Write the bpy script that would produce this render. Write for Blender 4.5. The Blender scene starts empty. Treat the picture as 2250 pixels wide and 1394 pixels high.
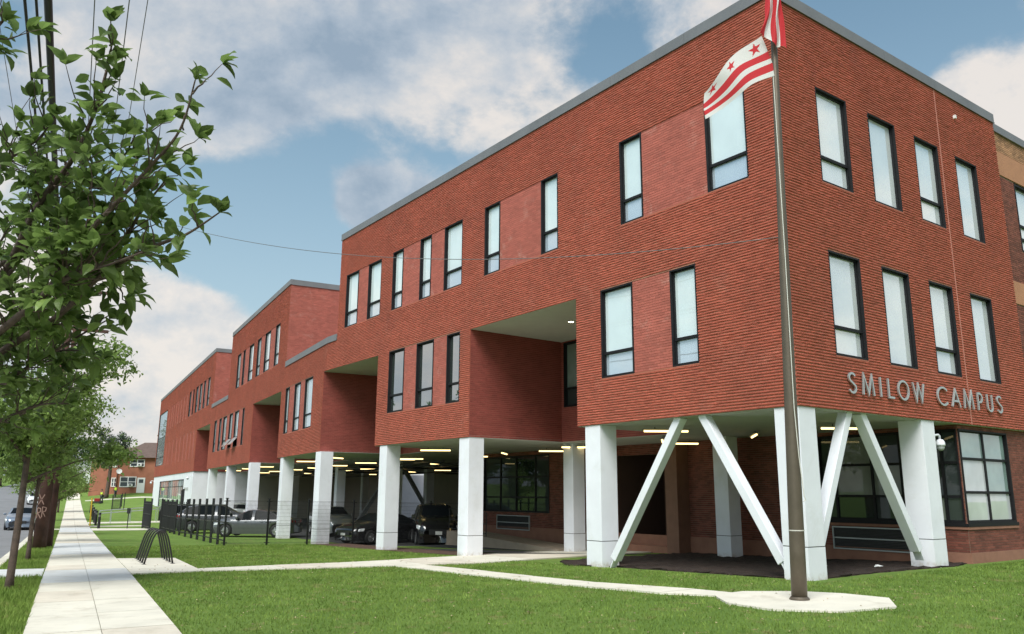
import bpy, bmesh, math, random
import numpy as np
from mathutils import Matrix, Vector
rnd = random.Random(7)
rng = np.random.default_rng(11)
sc = bpy.context.scene
COL = sc.collection
R = math.radians

# ------------------------------------------------------------------ camera, sky, sun, exposure
CAMZ = 1.75
cd = bpy.data.cameras.new('camera'); cam = bpy.data.objects.new('camera', cd); COL.objects.link(cam)
cd.sensor_fit = 'HORIZONTAL'; cd.sensor_width = 36.0; cd.lens = 28.48
cd.clip_start = 0.1; cd.clip_end = 6000
pitch = R(12.336); roll = R(0.315)
fw = Vector((0, math.cos(pitch), math.sin(pitch))); up0 = Vector((0, -math.sin(pitch), math.cos(pitch))); rt0 = Vector((1, 0, 0))
rt = rt0 * math.cos(roll) + up0 * math.sin(roll); up = -rt0 * math.sin(roll) + up0 * math.cos(roll)
m = Matrix((rt, up, -fw)).transposed().to_4x4(); m.translation = Vector((0, 0, CAMZ)); cam.matrix_world = m
sc.camera = cam
sc.view_settings.view_transform = 'Standard'; sc.view_settings.look = 'None'
sc.view_settings.exposure = 0.78; sc.view_settings.gamma = 1.0; sc.view_settings.use_curve_mapping = False
sc.cycles.max_bounces = 6; sc.cycles.transparent_max_bounces = 12; sc.cycles.caustics_reflective = False; sc.cycles.caustics_refractive = False
sc.cycles.use_adaptive_sampling = True; sc.cycles.use_denoising = True

SUN_EL, SUN_AZ = R(52), R(200)      # azimuth measured from +Y clockwise; behind the camera, a little right
sd = bpy.data.lights.new('sun', 'SUN'); sun = bpy.data.objects.new('sun', sd); COL.objects.link(sun)
sd.energy = 2.3; sd.angle = R(35); sd.color = (1.0, 0.975, 0.945)
sdir = Vector((math.sin(SUN_AZ) * math.cos(SUN_EL), math.cos(SUN_AZ) * math.cos(SUN_EL), math.sin(SUN_EL)))
sun.rotation_euler = sdir.to_track_quat('Z', 'Y').to_euler()

def pix_dir(u, v):
    x = (u - 1125) / 1780.0; y = -(v - 697) / 1780.0
    return (rt * x + up * y + fw).normalized()

W = bpy.data.worlds.new('World'); sc.world = W; W.use_nodes = True
nt = W.node_tree; nt.nodes.clear()
class NB:
    """tiny node helper"""
    def __init__(s, nt): s.nt = nt
    def n(s, typ, **kw):
        nd = s.nt.nodes.new(typ)
        for k, v in kw.items():
            if k == 'ins':
                for i, val in v.items():
                    if isinstance(val, bpy.types.NodeSocket): s.nt.links.new(val, nd.inputs[i])
                    else: nd.inputs[i].default_value = val
            else: setattr(nd, k, v)
        return nd
    def math(s, op, a, b=None, c=None, clamp=False):
        ins = {0: a}
        if b is not None: ins[1] = b
        if c is not None: ins[2] = c
        nd = s.n('ShaderNodeMath', operation=op, ins=ins); nd.use_clamp = clamp
        return nd.outputs[0]
    def vmath(s, op, a, b=None):
        ins = {0: a}
        if b is not None: ins[1] = b
        nd = s.n('ShaderNodeVectorMath', operation=op, ins=ins)
        return nd.outputs['Value'] if op in ('DOT_PRODUCT', 'LENGTH') else nd.outputs[0]
    def mix(s, f, a, b):
        nd = s.n('ShaderNodeMix', data_type='RGBA')
        for i, val in ((0, f), (6, a), (7, b)):
            if isinstance(val, bpy.types.NodeSocket): s.nt.links.new(val, nd.inputs[i])
            else: nd.inputs[i].default_value = (*val, 1) if isinstance(val, tuple) and len(val) == 3 else val
        return nd.outputs[2]
    def noise(s, vec, scale, detail=4, rough=0.55, dist=0.0, out=0):
        ins = {'Scale': scale, 'Detail': detail, 'Roughness': rough, 'Distortion': dist}
        if vec is not None: ins['Vector'] = vec
        return s.n('ShaderNodeTexNoise', ins=ins).outputs[out]
    def ramp(s, f, stops, interp='LINEAR'):
        nd = s.n('ShaderNodeValToRGB', ins={0: f}); cr = nd.color_ramp; cr.interpolation = interp
        while len(cr.elements) < len(stops): cr.elements.new(0.5)
        for e, (p, c) in zip(cr.elements, stops):
            e.position = p; e.color = (*c, 1) if len(c) == 3 else c
        return nd.outputs[0]
    def smooth(s, f, a, b):
        nd = s.n('ShaderNodeMapRange', interpolation_type='SMOOTHSTEP', ins={0: f, 1: a, 2: b, 3: 0.0, 4: 1.0})
        return nd.outputs[0]
b = NB(nt)
sky = b.n('ShaderNodeTexSky'); sky.sky_type = 'NISHITA'; sky.sun_disc = False
sky.sun_elevation = SUN_EL; sky.sun_rotation = SUN_AZ; sky.air_density = 1.0; sky.dust_density = 2.2; sky.ozone_density = 1.6
tc = b.n('ShaderNodeTexCoord').outputs['Generated']
nrm = b.vmath('NORMALIZE', tc)
sep = b.n('ShaderNodeSeparateXYZ', ins={0: nrm})
z = sep.outputs[2]
zc = b.math('MAXIMUM', z, 0.0)
den = b.math('ADD', zc, 0.35)
pv = b.n('ShaderNodeCombineXYZ', ins={0: sep.outputs[0], 1: sep.outputs[1], 2: b.math('MULTIPLY', z, 1.35)}).outputs[0]
n1 = b.noise(pv, 3.4, 12, 0.60, 0.10)
n2 = b.noise(pv, 1.1, 3, 0.5)
fld = b.math('ADD', b.math('MULTIPLY', n1, 0.72), b.math('MULTIPLY', n2, 0.36))
def blob(f, u, v, wide, amt):
    d = pix_dir(u, v)
    dp = b.vmath('DOT_PRODUCT', nrm, tuple(d))
    e = b.math('POWER', 2.71828, b.math('MULTIPLY', b.math('SUBTRACT', dp, 1.0), 1.0 / wide))
    return b.math('ADD', f, b.math('MULTIPLY', e, amt))
for u, v, wd, am in ((430, 80, .014, .24), (660, 130, .010, .22), (760, 330, .0035, -.22), (220, 200, .010, .12), (1050, 40, .008, .12), (330, 690, .0026, .22), (500, 690, .0014, .20), (800, 435, .0010, .36), (900, 450, .0010, .20),
                     (2110, 190, .0010, .18), (2210, 290, .002, .08), (1500, 0, .010, .12), (560, 450, .008, -.27), (1000, 330, .006, -.16), (330, 470, .004, -.12), (1930, 70, .009, -.26), (40, 60, .0016, -.22), (1330, 130, .003, -.10),
                     (560, 590, .004, -.16)):
    fld = blob(fld, u, v, wd, am)
mask = b.smooth(fld, 0.485, 0.60)
shade = b.noise(b.vmath('ADD', pv, (0.04, 0.03, 0.10)), 3.4, 9, 0.60, 0.10)
thick = b.smooth(fld, 0.52, 0.80)
sh2 = b.math('ADD', b.math('MULTIPLY', b.math('SUBTRACT', n1, shade), 2.7), b.math('SUBTRACT', 0.66, b.math('MULTIPLY', thick, 0.10)), clamp=True)
ccol = b.ramp(sh2, [(0.12, (0.19, 0.24, 0.30)), (0.38, (0.27, 0.31, 0.36)), (0.60, (0.37, 0.385, 0.405)), (0.88, (0.54, 0.495, 0.455))])
skyc = b.n('ShaderNodeVectorMath', operation='MULTIPLY', ins={0: sky.outputs[0], 1: (0.074, 0.098, 0.088)}).outputs[0]
# thin haze whitens the sky towards the horizon
hz = b.math('POWER', b.math('SUBTRACT', 1.0, zc), 2.6)
skyw = b.mix(b.math('MULTIPLY', hz, 0.95, clamp=True), skyc, (0.34, 0.395, 0.43))
allc = b.mix(b.math('MULTIPLY', mask, 0.84), skyw, ccol)
bg = b.n('ShaderNodeBackground', ins={0: b.n('ShaderNodeVectorMath', operation='SCALE', ins={0: allc, 3: 10.0}).outputs[0], 1: 0.10})
out = b.n('ShaderNodeOutputWorld', ins={0: bg.outputs[0]})

# ------------------------------------------------------------------ frames of the place (metres)
def v2(x, y): return np.array([x, y], float)
CA = v2(6.008, 16.984); tA = v2(-.58854, .80847); nA = v2(-.80847, -.58854)     # street facade: origin at the corner, along, outwards
KF = v2(-8.478, 36.883); tF = v2(-.47641, .87922); nF = v2(-.87922, -.47641)    # street facade beyond the bend
dS = v2(-.46947, .88295); pS = v2(.88295, .46947)                                # along the street, across it
def PQ(p, q): return pS * p + dS * q
TQ = ([-60, 0, 12, 21, 35, 45, 62, 75, 89, 115, 141, 160, 300, 900], [0, -.02, -.05, -.12, -.33, -.45, -.63, -.62, -.51, -.05, .5, 1.6, 5.0, 16])
TL = ([-60, 12, 18, 25, 31, 37, 44, 52, 75, 100, 124, 131, 142, 170, 900], [.15, .12, .0, -.06, -.12, -.14, -.16, -.18, 0, .2, .6, 1.0, 1.5, 2.4, 4])
def gz_pq(p, q):
    return np.interp(q, *TQ) + np.interp(q, *TL) * np.clip(p, 0, np.interp(q, [60, 100], [24, 9])) / 12
def gz(x, y):
    return float(gz_pq(x * pS[0] + y * pS[1], x * dS[0] + y * dS[1]))
class Fr:
    def __init__(s, O, t, n): s.O, s.t, s.n = np.array(O, float), np.array(t, float), np.array(n, float)
    def p(s, a, o, z):
        q = s.O + s.t * a + s.n * o
        return (q[0], q[1], z)
FA = Fr(CA, tA, nA)                 # street face
FB = Fr(CA, -nA, -tA)               # end face with the letters; s runs to the right
FF = Fr(KF, tF, nF)
FS = Fr((0, 0), dS, -pS)

# ------------------------------------------------------------------ materials
MATS = {}
def mat(name, col, rough=0.8, metal=0.0, var=0.0, vscale=3.0, bump=0.0, bscale=30.0, spec=0.5, island=0.0, col2=None, coat=0.0, trans=0.0, detail=5, bdist=0.02, emis=None, estr=0.0):
    if name in MATS: return MATS[name]
    m = bpy.data.materials.new(name); m.use_nodes = True; MATS[name] = m
    nt = m.node_tree; N = NB(nt); bs = nt.nodes['Principled BSDF']
    geo = N.n('ShaderNodeNewGeometry'); oi = N.n('ShaderNodeObjectInfo')
    pos = geo.outputs['Position']
    c = (*col, 1)
    cur = None
    def lk(v, i): nt.links.new(v, bs.inputs[i])
    if var or col2:
        f = N.noise(pos, vscale, detail, 0.6)
        lo = tuple(x * (1 - var) for x in col); hi = tuple(min(1, x * (1 + var)) for x in (col2 or col))
        cur = N.ramp(f, [(0.30, lo), (0.70, hi)])
    if island:
        r = N.math('FRACT', N.math('ADD', geo.outputs['Random Per Island'], oi.outputs['Random']))
        k = N.math('ADD', N.math('MULTIPLY', r, 2 * island), 1 - island)
        base = cur if cur is not None else c
        nd = N.n('ShaderNodeMix', data_type='RGBA', blend_type='MULTIPLY')
        nd.inputs[0].default_value = 1
        if cur is not None: nt.links.new(cur, nd.inputs[6])
        else: nd.inputs[6].default_value = c
        cc = N.n('ShaderNodeCombineColor', ins={0: k, 1: k, 2: k}).outputs[0]; nt.links.new(cc, nd.inputs[7])
        cur = nd.outputs[2]
    if cur is not None: lk(cur, 'Base Color')
    else: bs.inputs['Base Color'].default_value = c
    bs.inputs['Roughness'].default_value = rough; bs.inputs['Metallic'].default_value = metal
    bs.inputs['Specular IOR Level'].default_value = spec; bs.inputs['Coat Weight'].default_value = coat; bs.inputs['Coat Roughness'].default_value = 0.05
    if bump:
        bn = N.noise(pos, bscale, 6, 0.6)
        bm = N.n('ShaderNodeBump', ins={'Strength': bump, 'Distance': bdist, 'Height': bn}); lk(bm.outputs[0], 'Normal')
    if emis:
        bs.inputs['Emission Color'].default_value = (*emis, 1); bs.inputs['Emission Strength'].default_value = estr
    if trans:
        tr = N.n('ShaderNodeBsdfTranslucent')
        if cur is not None: nt.links.new(cur, tr.inputs[0])
        else: tr.inputs[0].default_value = c
        ms = N.n('ShaderNodeMixShader', ins={0: trans, 1: bs.outputs[0], 2: tr.outputs[0]})
        nt.links.new(ms.outputs[0], nt.nodes['Material Output'].inputs[0])
    return m
M_rib = mat('red_split_face_brick', (.405, .092, .056), .88, var=.13, vscale=.7, bump=.8, bscale=42, island=.12, detail=8, bdist=.03)
M_brick = mat('red_smooth_brick', (.40, .110, .082), .85, var=.10, vscale=1.3, bump=.3, bscale=60, island=.13)
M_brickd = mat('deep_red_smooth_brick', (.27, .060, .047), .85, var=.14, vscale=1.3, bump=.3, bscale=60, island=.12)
M_mortar = mat('red_mortar', (.42, .15, .11), .95, var=.12, vscale=5)
M_oldbrick = mat('old_brown_brick', (.185, .058, .040), .9, var=.2, vscale=2, bump=.4, bscale=50, island=.28)
M_tanbrick = mat('tan_old_brick', (.38, .20, .11), .9, var=.2, vscale=2, bump=.4, bscale=50, island=.28)
M_oldmortar = mat('grey_mortar', (.24, .17, .125), .95, var=.15, vscale=6)
M_white = mat('white_render', (.79, .80, .86), .75, var=.05, vscale=1.2, bump=.08, bscale=90)
def stained(m, dirt, amt, scale, lo, hi, basez=False):
    nt = m.node_tree; N = NB(nt); bs = nt.nodes['Principled BSDF']; pos = N.n('ShaderNodeNewGeometry').outputs['Position']
    l = bs.inputs['Base Color'].links; src = l[0].from_socket
    f = N.smooth(N.noise(pos, scale, 8, .7, .4), lo, hi)
    if basez:
        g = N.n('ShaderNodeTexCoord').outputs['Generated']; gz_ = N.n('ShaderNodeSeparateXYZ', ins={0: g}).outputs[2]
        f = N.math('MULTIPLY', N.math('ADD', f, .25), N.smooth(N.math('ADD', gz_, N.math('MULTIPLY', N.noise(pos, 7, 5, .7), .25)), .62, .38), clamp=True)
    c = N.mix(N.math('MULTIPLY', f, amt), src, dirt); nt.links.new(c, bs.inputs['Base Color'])
stained(M_brick, (.56, .30, .25), .55, 1.6, .54, .74); stained(M_rib, (.50, .21, .16), .35, .8, .56, .76); stained(M_rib, (.20, .045, .035), .40, .5, .54, .72)
M_wbase = mat('white_render_splashed_with_soil', (.78, .79, .84), .75, var=.05, vscale=1.2, bump=.08, bscale=90); stained(M_wbase, (.36, .27, .18), .55, 6, .40, .62, True)
stained(M_white, (.52, .51, .47), .22, .9, .52, .70)
M_soffit = mat('pale_soffit', (.50, .51, .47), .85, var=.05, vscale=1.5)
M_cream = mat('cream_block_wall', (.42, .395, .34), .9, var=.06, vscale=1.0)
M_stone = mat('brown_concrete_base', (.29, .14, .095), .9, var=.14, vscale=2.5, bump=.2, bscale=30)
M_black = mat('black_frame', (.012, .012, .014), .6, spec=.25)
M_dkpaint = mat('black_fence_paint', (.012, .012, .013), .45)
M_coping = mat('grey_metal_coping', (.20, .20, .21), .5, metal=.35, var=.12, vscale=1.0, detail=7)
M_steel = mat('brushed_steel', (.55, .60, .60), .38, metal=.75)
M_pole = mat('bronze_pole', (.125, .10, .075), .45, metal=.4, var=.12, vscale=4)
M_conc = mat('pale_concrete', (.66, .62, .53), .93, var=.09, vscale=1.5, bump=.10, bscale=80, detail=9)
M_conc2 = mat('grey_concrete', (.55, .56, .56), .93, var=.09, vscale=1.5, bump=.10, bscale=80, detail=9)
M_conc3 = mat('warm_concrete', (.62, .56, .47), .93, var=.12, vscale=1.2, bump=.10, bscale=80, detail=9)
for _m in (M_conc, M_conc2, M_conc3): stained(_m, (.36, .31, .23), .38, 1.3, .52, .68); stained(_m, (.24, .21, .17), .35, 11, .60, .70)
M_soil = mat('dark_soil', (.034, .020, .015), .98, var=.45, vscale=4, bump=1.0, bscale=9, bdist=.12)
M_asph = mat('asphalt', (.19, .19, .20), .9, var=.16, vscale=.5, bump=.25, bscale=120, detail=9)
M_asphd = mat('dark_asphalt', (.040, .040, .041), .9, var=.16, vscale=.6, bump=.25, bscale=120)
M_mulch = mat('bark_mulch', (.10, .055, .038), .98, var=.5, vscale=9, bump=1.0, bscale=45, bdist=.05, detail=8)
M_leaf = mat('cherry_leaf', (.150, .225, .060), .40, island=.36, trans=.50, spec=.35, var=.1, vscale=1.5)
M_leafl = mat('light_cherry_leaf', (.22, .315, .085), .40, island=.34, trans=.50, spec=.35, var=.1, vscale=1.5)
M_leafd = mat('distant_leaf', (.070, .135, .038), .6, island=.45, trans=.30, var=.2, vscale=.3)
M_pine = mat('pine_needle', (.050, .085, .045), .7, island=.35, trans=.15)
M_bark = mat('cherry_bark', (.10, .070, .055), .9, var=.35, vscale=9, bump=.8, bscale=35)
M_dwood = mat('creosote_wood', (.085, .040, .030), .85, var=.4, vscale=2.5, bump=.6, bscale=25)
M_cable = mat('black_cable', (.012, .012, .013), .6)
M_wire = mat('grey_wire', (.16, .16, .16), .5, metal=.3)
M_tube = mat('lit_tube', (1, .85, .5), .5, emis=(1.0, .74, .32), estr=1.9)
M_lamp = mat('lit_downlight', (1, .9, .7), .5, emis=(1.0, .86, .62), estr=6.0)
M_fix = mat('fixture_housing', (.30, .29, .26), .6)
M_tyre = mat('tyre_rubber', (.015, .015, .016), .8)
M_rim = mat('alloy_rim', (.50, .51, .52), .3, metal=.8)
M_hl = mat('headlight_lens', (.65, .68, .70), .1, spec=.8)
M_tail = mat('red_tail_lens', (.45, .010, .010), .15)
M_cglass = mat('tinted_car_glass', (.008, .010, .012), .05, spec=.2)
M_cglass.node_tree.nodes['Principled BSDF'].inputs['IOR'].default_value = 1.22
M_plate = mat('number_plate', (.7, .7, .68), .5)
M_trim = mat('black_plastic', (.02, .02, .022), .55)
M_yel = mat('yellow_paint', (.62, .40, .03), .6)
M_blue = mat('blue_plastic', (.010, .045, .25), .5)
M_wbox = mat('brown_timber', (.16, .07, .035), .85, var=.2)
M_hwhite = mat('white_trim', (.75, .76, .76), .6)
M_hbrick = mat('orange_house_brick', (.34, .135, .085), .9, var=.18, vscale=.8, bump=.2, bscale=20)
M_roof = mat('brown_shingle', (.14, .095, .08), .9, var=.2, vscale=2, island=.15)
M_hglass = mat('house_window_glass', (.055, .065, .075), .12)
M_skin = mat('skin', (.22, .11, .07), .6)
M_vest = mat('hi_vis_vest', (.60, .85, .05), .7)
M_trous = mat('grey_trousers', (.06, .06, .065), .9)
M_red = mat('red_mower_paint', (.28, .02, .02), .4)

def glass_mat(name, col, gl, var=.05, rough=.015):
    m = bpy.data.materials.new(name); m.use_nodes = True; nt = m.node_tree; N = NB(nt); nt.nodes.remove(nt.nodes['Principled BSDF'])
    geo = N.n('ShaderNodeNewGeometry')
    f = N.noise(geo.outputs['Position'], 1.2, 2)
    c = N.ramp(f, [(.3, tuple(x * (1 - var) for x in col)), (.7, tuple(min(1, x * (1 + var)) for x in col))])
    df = N.n('ShaderNodeBsdfDiffuse', ins={0: c})
    bm = N.n('ShaderNodeBump', ins={'Strength': .03, 'Distance': .02, 'Height': N.noise(geo.outputs['Position'], 1.3, 1)})
    gs = N.n('ShaderNodeBsdfGlossy', ins={0: (.92, .96, 1.0, 1), 1: rough, 'Normal': bm.outputs[0]})
    fr = N.n('ShaderNodeFresnel', ins={0: 1.5})
    fac = N.math('ADD', N.math('MULTIPLY', fr.outputs[0], 0.8), gl, clamp=True)
    ms = N.n('ShaderNodeMixShader', ins={0: fac, 1: df.outputs[0], 2: gs.outputs[0]})
    nt.links.new(ms.outputs[0], nt.nodes['Material Output'].inputs[0])
    return m
G_blind = glass_mat('glass_over_pale_blind', (.68, .78, .80), .20)
G_blue = glass_mat('glass_over_blue_grey_blind', (.48, .56, .64), .34)
G_mirror = glass_mat('whitened_reflective_glass', (.80, .84, .87), .34)  # pale base colour adds painted white to the sky reflection
G_far = glass_mat('painted_sky_glass', (.62, .67, .70), .26)  # light base colour stands in for bright sky mirrored in the far panes
G_dark = glass_mat('dark_reflective_glass', (.030, .045, .038), .42)
G_dark2 = glass_mat('dark_shaded_glass', (.020, .030, .025), .02)
G_shade = glass_mat('shaded_glass', (.045, .055, .055), .0)
G_paper = glass_mat('papered_glass', (.62, .64, .66), .16, .12)
G_green2 = glass_mat('shaded_blind_glass', (.22, .24, .22), .0, .2)
G_green = glass_mat('greenish_glass', (.26, .36, .34), .22, .2)

# ------------------------------------------------------------------ mesh helpers
def tag(o, label=None, cat=None, group=None, kind=None):
    if label: o['label'] = label
    if cat: o['category'] = cat
    if group: o['group'] = group
    if kind: o['kind'] = kind
    return o
def link(o, parent=None, world=False):
    COL.objects.link(o)
    if parent is not None:
        o.parent = parent
        if world and parent.type == 'EMPTY':
            o.matrix_parent_inverse = Matrix.LocRotScale(parent.location, parent.rotation_euler, None).inverted()
    return o
def empty(name, loc, rz=0.0):
    o = bpy.data.objects.new(name, None); o.location = loc; o.rotation_euler = (0, 0, rz); o.empty_display_size = .3; COL.objects.link(o); return o
def np_mesh(name, verts, loops, sizes, mats, mi=None, smooth=False):
    me = bpy.data.meshes.new(name)
    verts = np.ascontiguousarray(verts, dtype=np.float32).reshape(-1, 3); loops = np.ascontiguousarray(loops, dtype=np.int32).ravel(); sizes = np.asarray(sizes, dtype=np.int32)
    me.vertices.add(len(verts)); me.vertices.foreach_set('co', verts.ravel())
    me.loops.add(len(loops)); me.loops.foreach_set('vertex_index', loops)
    me.polygons.add(len(sizes)); st = np.zeros(len(sizes), np.int32); st[1:] = np.cumsum(sizes)[:-1]
    me.polygons.foreach_set('loop_start', st); me.polygons.foreach_set('loop_total', sizes)
    for mm in (mats if isinstance(mats, (list, tuple)) else [mats]): me.materials.append(mm)
    if mi is not None: me.polygons.foreach_set('material_index', np.asarray(mi, np.int32))
    me.polygons.foreach_set('use_smooth', np.full(len(sizes), bool(smooth)))
    me.update(calc_edges=True); me.validate()
    return me
class MB:
    def __init__(s): s.v = []; s.f = []; s.mi = []; s.m = 0
    def add(s, vs, fs):
        k = len(s.v); s.v += [tuple(map(float, q)) for q in vs]; s.f += [tuple(k + i for i in f) for f in fs]; s.mi += [s.m] * len(fs); return s
    def quad(s, *q): return s.add(q, [tuple(range(len(q)))])
    def hexa(s, c):      # 8 corners: bottom 4 ccw, top 4 ccw
        return s.add(c, [(0, 3, 2, 1), (4, 5, 6, 7), (0, 1, 5, 4), (1, 2, 6, 5), (2, 3, 7, 6), (3, 0, 4, 7)])
    def box(s, x0, x1, y0, y1, z0, z1):
        return s.hexa([(x0, y0, z0), (x1, y0, z0), (x1, y1, z0), (x0, y1, z0), (x0, y0, z1), (x1, y0, z1), (x1, y1, z1), (x0, y1, z1)])
    def fbox(s, F, a0, a1, o0, o1, z0, z1):
        return s.hexa([F.p(a0, o0, z0), F.p(a1, o0, z0), F.p(a1, o1, z0), F.p(a0, o1, z0), F.p(a0, o0, z1), F.p(a1, o0, z1), F.p(a1, o1, z1), F.p(a0, o1, z1)])
    def bar(s, a, bb, w, h=None, upv=(0, 0, 1)):
        a = Vector(a); bb = Vector(bb); h = h or w; d = (bb - a).normalized(); u = Vector(upv)
        if abs(d.dot(u)) > .98: u = Vector((1, 0, 0))
        x = d.cross(u).normalized() * w / 2; y = x.cross(d).normalized() * h / 2
        return s.hexa([a - x - y, a + x - y, a + x + y, a - x + y, bb - x - y, bb + x - y, bb + x + y, bb - x + y])
    def tube(s, pts, r, n=8, cap=True):
        pts = [Vector(p) for p in pts]; rs = r if isinstance(r, (list, tuple)) else [r] * len(pts)
        k = len(s.v); prev = None
        for i, p in enumerate(pts):
            d = (pts[min(i + 1, len(pts) - 1)] - pts[max(i - 1, 0)]).normalized()
            if prev is None:
                u = Vector((0, 0, 1)) if abs(d.z) < .9 else Vector((1, 0, 0)); x = d.cross(u).normalized()
            else:
                x = (prev - d * prev.dot(d)).normalized()
            prev = x; y = d.cross(x)
            for j in range(n):
                a = 2 * math.pi * j / n; s.v.append(tuple(p + (x * math.cos(a) + y * math.sin(a)) * rs[i]))
        nf = 0
        for i in range(len(pts) - 1):
            for j in range(n):
                s.f.append((k + i * n + j, k + i * n + (j + 1) % n, k + (i + 1) * n + (j + 1) % n, k + (i + 1) * n + j)); nf += 1
        if cap:
            s.f.append(tuple(k + j for j in reversed(range(n)))); s.f.append(tuple(k + (len(pts) - 1) * n + j for j in range(n))); nf += 2
        s.mi += [s.m] * nf
        return s
    def lathe(s, prof, c=(0, 0, 0), n=16, axis='z'):
        k = len(s.v)
        for r, zz in prof:
            for j in range(n):
                a = 2 * math.pi * j / n
                q = (r * math.cos(a), r * math.sin(a), zz)
                if axis == 'y': q = (q[0], q[2], q[1])
                s.v.append((q[0] + c[0], q[1] + c[1], q[2] + c[2]))
        nf = 0
        for i in range(len(prof) - 1):
            for j in range(n):
                s.f.append((k + i * n + j, k + i * n + (j + 1) % n, k + (i + 1) * n + (j + 1) % n, k + (i + 1) * n + j)); nf += 1
        s.mi += [s.m] * nf; return s
    def build(s, name, mats, parent=None, world=False, smooth=False, bevel=0, label=None):
        me = bpy.data.meshes.new(name); me.from_pydata(s.v, [], s.f)
        for mm in (mats if isinstance(mats, (list, tuple)) else [mats]): me.materials.append(mm)
        if len(me.polygons) == len(s.mi): me.polygons.foreach_set('material_index', s.mi)
        me.polygons.foreach_set('use_smooth', [bool(smooth)] * len(me.polygons))
        me.update()
        bm = bmesh.new(); bm.from_mesh(me); bmesh.ops.recalc_face_normals(bm, faces=bm.faces); bm.to_mesh(me); bm.free()
        o = bpy.data.objects.new(name, me); link(o, parent, world)
        if bevel:
            md = o.modifiers.new('b', 'BEVEL'); md.width = bevel; md.segments = 2; md.limit_method = 'ANGLE'
        if label: o['label'] = label
        return o
def clone(o, parent=None):
    c = o.copy(); COL.objects.link(c)
    if parent is not None: c.parent = parent
    for ch in list(o.children): clone(ch, c)
    return c

# ------------------------------------------------------------------ ground, street, paths
def sheet(name, pl, ql, fz, m, lower=None):
    P, Q = np.meshgrid(pl, ql); X = P * pS[0] + Q * dS[0]; Y = P * pS[1] + Q * dS[1]; Z = fz(P, Q)
    n, k = len(ql), len(pl); V = np.stack([X, Y, Z], -1).reshape(-1, 3)
    i, j = np.meshgrid(np.arange(n - 1), np.arange(k - 1), indexing='ij'); a = (i * k + j).ravel()
    L = np.stack([a, a + 1, a + k + 1, a + k], -1)
    me = np_mesh(name, V, L, np.full(len(L), 4), m, smooth=True)
    o = bpy.data.objects.new(name, me); COL.objects.link(o); return o
def grass_mat():
    m = bpy.data.materials.new('lawn_ground'); m.use_nodes = True; nt = m.node_tree; N = NB(nt); bs = nt.nodes['Principled BSDF']
    pos = N.n('ShaderNodeNewGeometry').outputs['Position']
    a = N.noise(pos, .55, 5, .6); bb = N.noise(pos, 26, 4, .7); c2 = N.noise(pos, 1.7, 6, .65, .3)
    c = N.ramp(a, [(.3, (.125, .215, .043)), (.7, (.185, .280, .062))])
    c = N.mix(N.math('MULTIPLY', N.smooth(bb, .45, .75), .45), c, (.20, .31, .075))
    c = N.mix(N.math('MULTIPLY', N.smooth(c2, .56, .70), .70), c, (.32, .26, .12))
    c = N.mix(N.math('MULTIPLY', N.smooth(N.noise(pos, 3.6, 5, .6, .2), .63, .70), .8), c, (.42, .32, .17))
    nt.links.new(c, bs.inputs['Base Color']); bs.inputs['Roughness'].default_value = .95; bs.inputs['Specular IOR Level'].default_value = .15
    bm = N.n('ShaderNodeBump', ins={'Strength': 1.0, 'Distance': .06, 'Height': bb}); nt.links.new(bm.outputs[0], bs.inputs['Normal'])
    return m
M_lawn = grass_mat()
M_blade = mat('grass_blade', (.155, .262, .046), .6, island=.26, trans=.35, spec=.2, var=.25, vscale=.9, col2=(.23, .315, .070), detail=7)
def _patch(m):
    nt = m.node_tree; N = NB(nt); bs = nt.nodes['Principled BSDF']; pos = N.n('ShaderNodeNewGeometry').outputs['Position']
    src = bs.inputs['Base Color'].links[0].from_socket
    c = N.mix(N.math('MULTIPLY', N.smooth(N.noise(pos, 1.7, 6, .65, .3), .56, .70), .70), src, (.36, .30, .14)); c = N.mix(N.math('MULTIPLY', N.smooth(N.noise(pos, 3.6, 5, .6, .2), .63, .70), .8), c, (.46, .36, .20)); nt.links.new(c, bs.inputs['Base Color'])
_patch(M_blade)

def fzone(P, Q):      # facade frame coordinates of points given in street coordinates
    X = P * pS[0] + Q * dS[0]; Y = P * pS[1] + Q * dS[1]
    sx = (X - KF[0]) * tF[0] + (Y - KF[1]) * tF[1]; bx = -((X - KF[0]) * nF[0] + (Y - KF[1]) * nF[1]); return sx, bx
def azone(P, Q):
    X = P * pS[0] + Q * dS[0]; Y = P * pS[1] + Q * dS[1]
    return (X - CA[0]) * tA[0] + (Y - CA[1]) * tA[1], -((X - CA[0]) * nA[0] + (Y - CA[1]) * nA[1])
LOTZ = -.57
def zg(P, Q):
    Z = gz_pq(P, Q)
    s, bb = fzone(P, Q); sa, ba = azone(P, Q)
    inlot = ((s > -2) & (s < 44) & (bb > 1.6) & (bb < 45)) | ((sa > 23.4) & (ba > 1.6) & (s < 2) & (ba < 45))
    Z = np.where(inlot, LOTZ - .12, Z)
    Z = np.where((P < -1.42) & (P > -13), Z - .45, Z)
    return Z
def steps(*seg):
    out = []
    for a, c, st in seg: out += list(np.arange(a, c, st))
    return np.array(out + [seg[-1][1]])
ground = sheet('lawn', steps((-500, -60, 55), (-60, -14, 6), (-14, -2, 1.5), (-1.6, -1.45, .1), (-1.44, 24, .45), (24, 60, 3), (60, 700, 60)), steps((-60, -6, 6), (-6, 95, .8), (95, 300, 8), (300, 900, 60)), zg, M_lawn)
tag(ground, 'mown green lawn falling gently along the school building and rising far up the street', kind='structure')
road = sheet('road', np.array([-13, -9, -5, -3, -1.66]), steps((-60, 300, 4), (300, 900, 40)), lambda P, Q: np.interp(Q, *TQ) - .14 + 0 * P, M_asph)
tag(road, 'grey asphalt street running uphill on the left', kind='structure')
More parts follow.
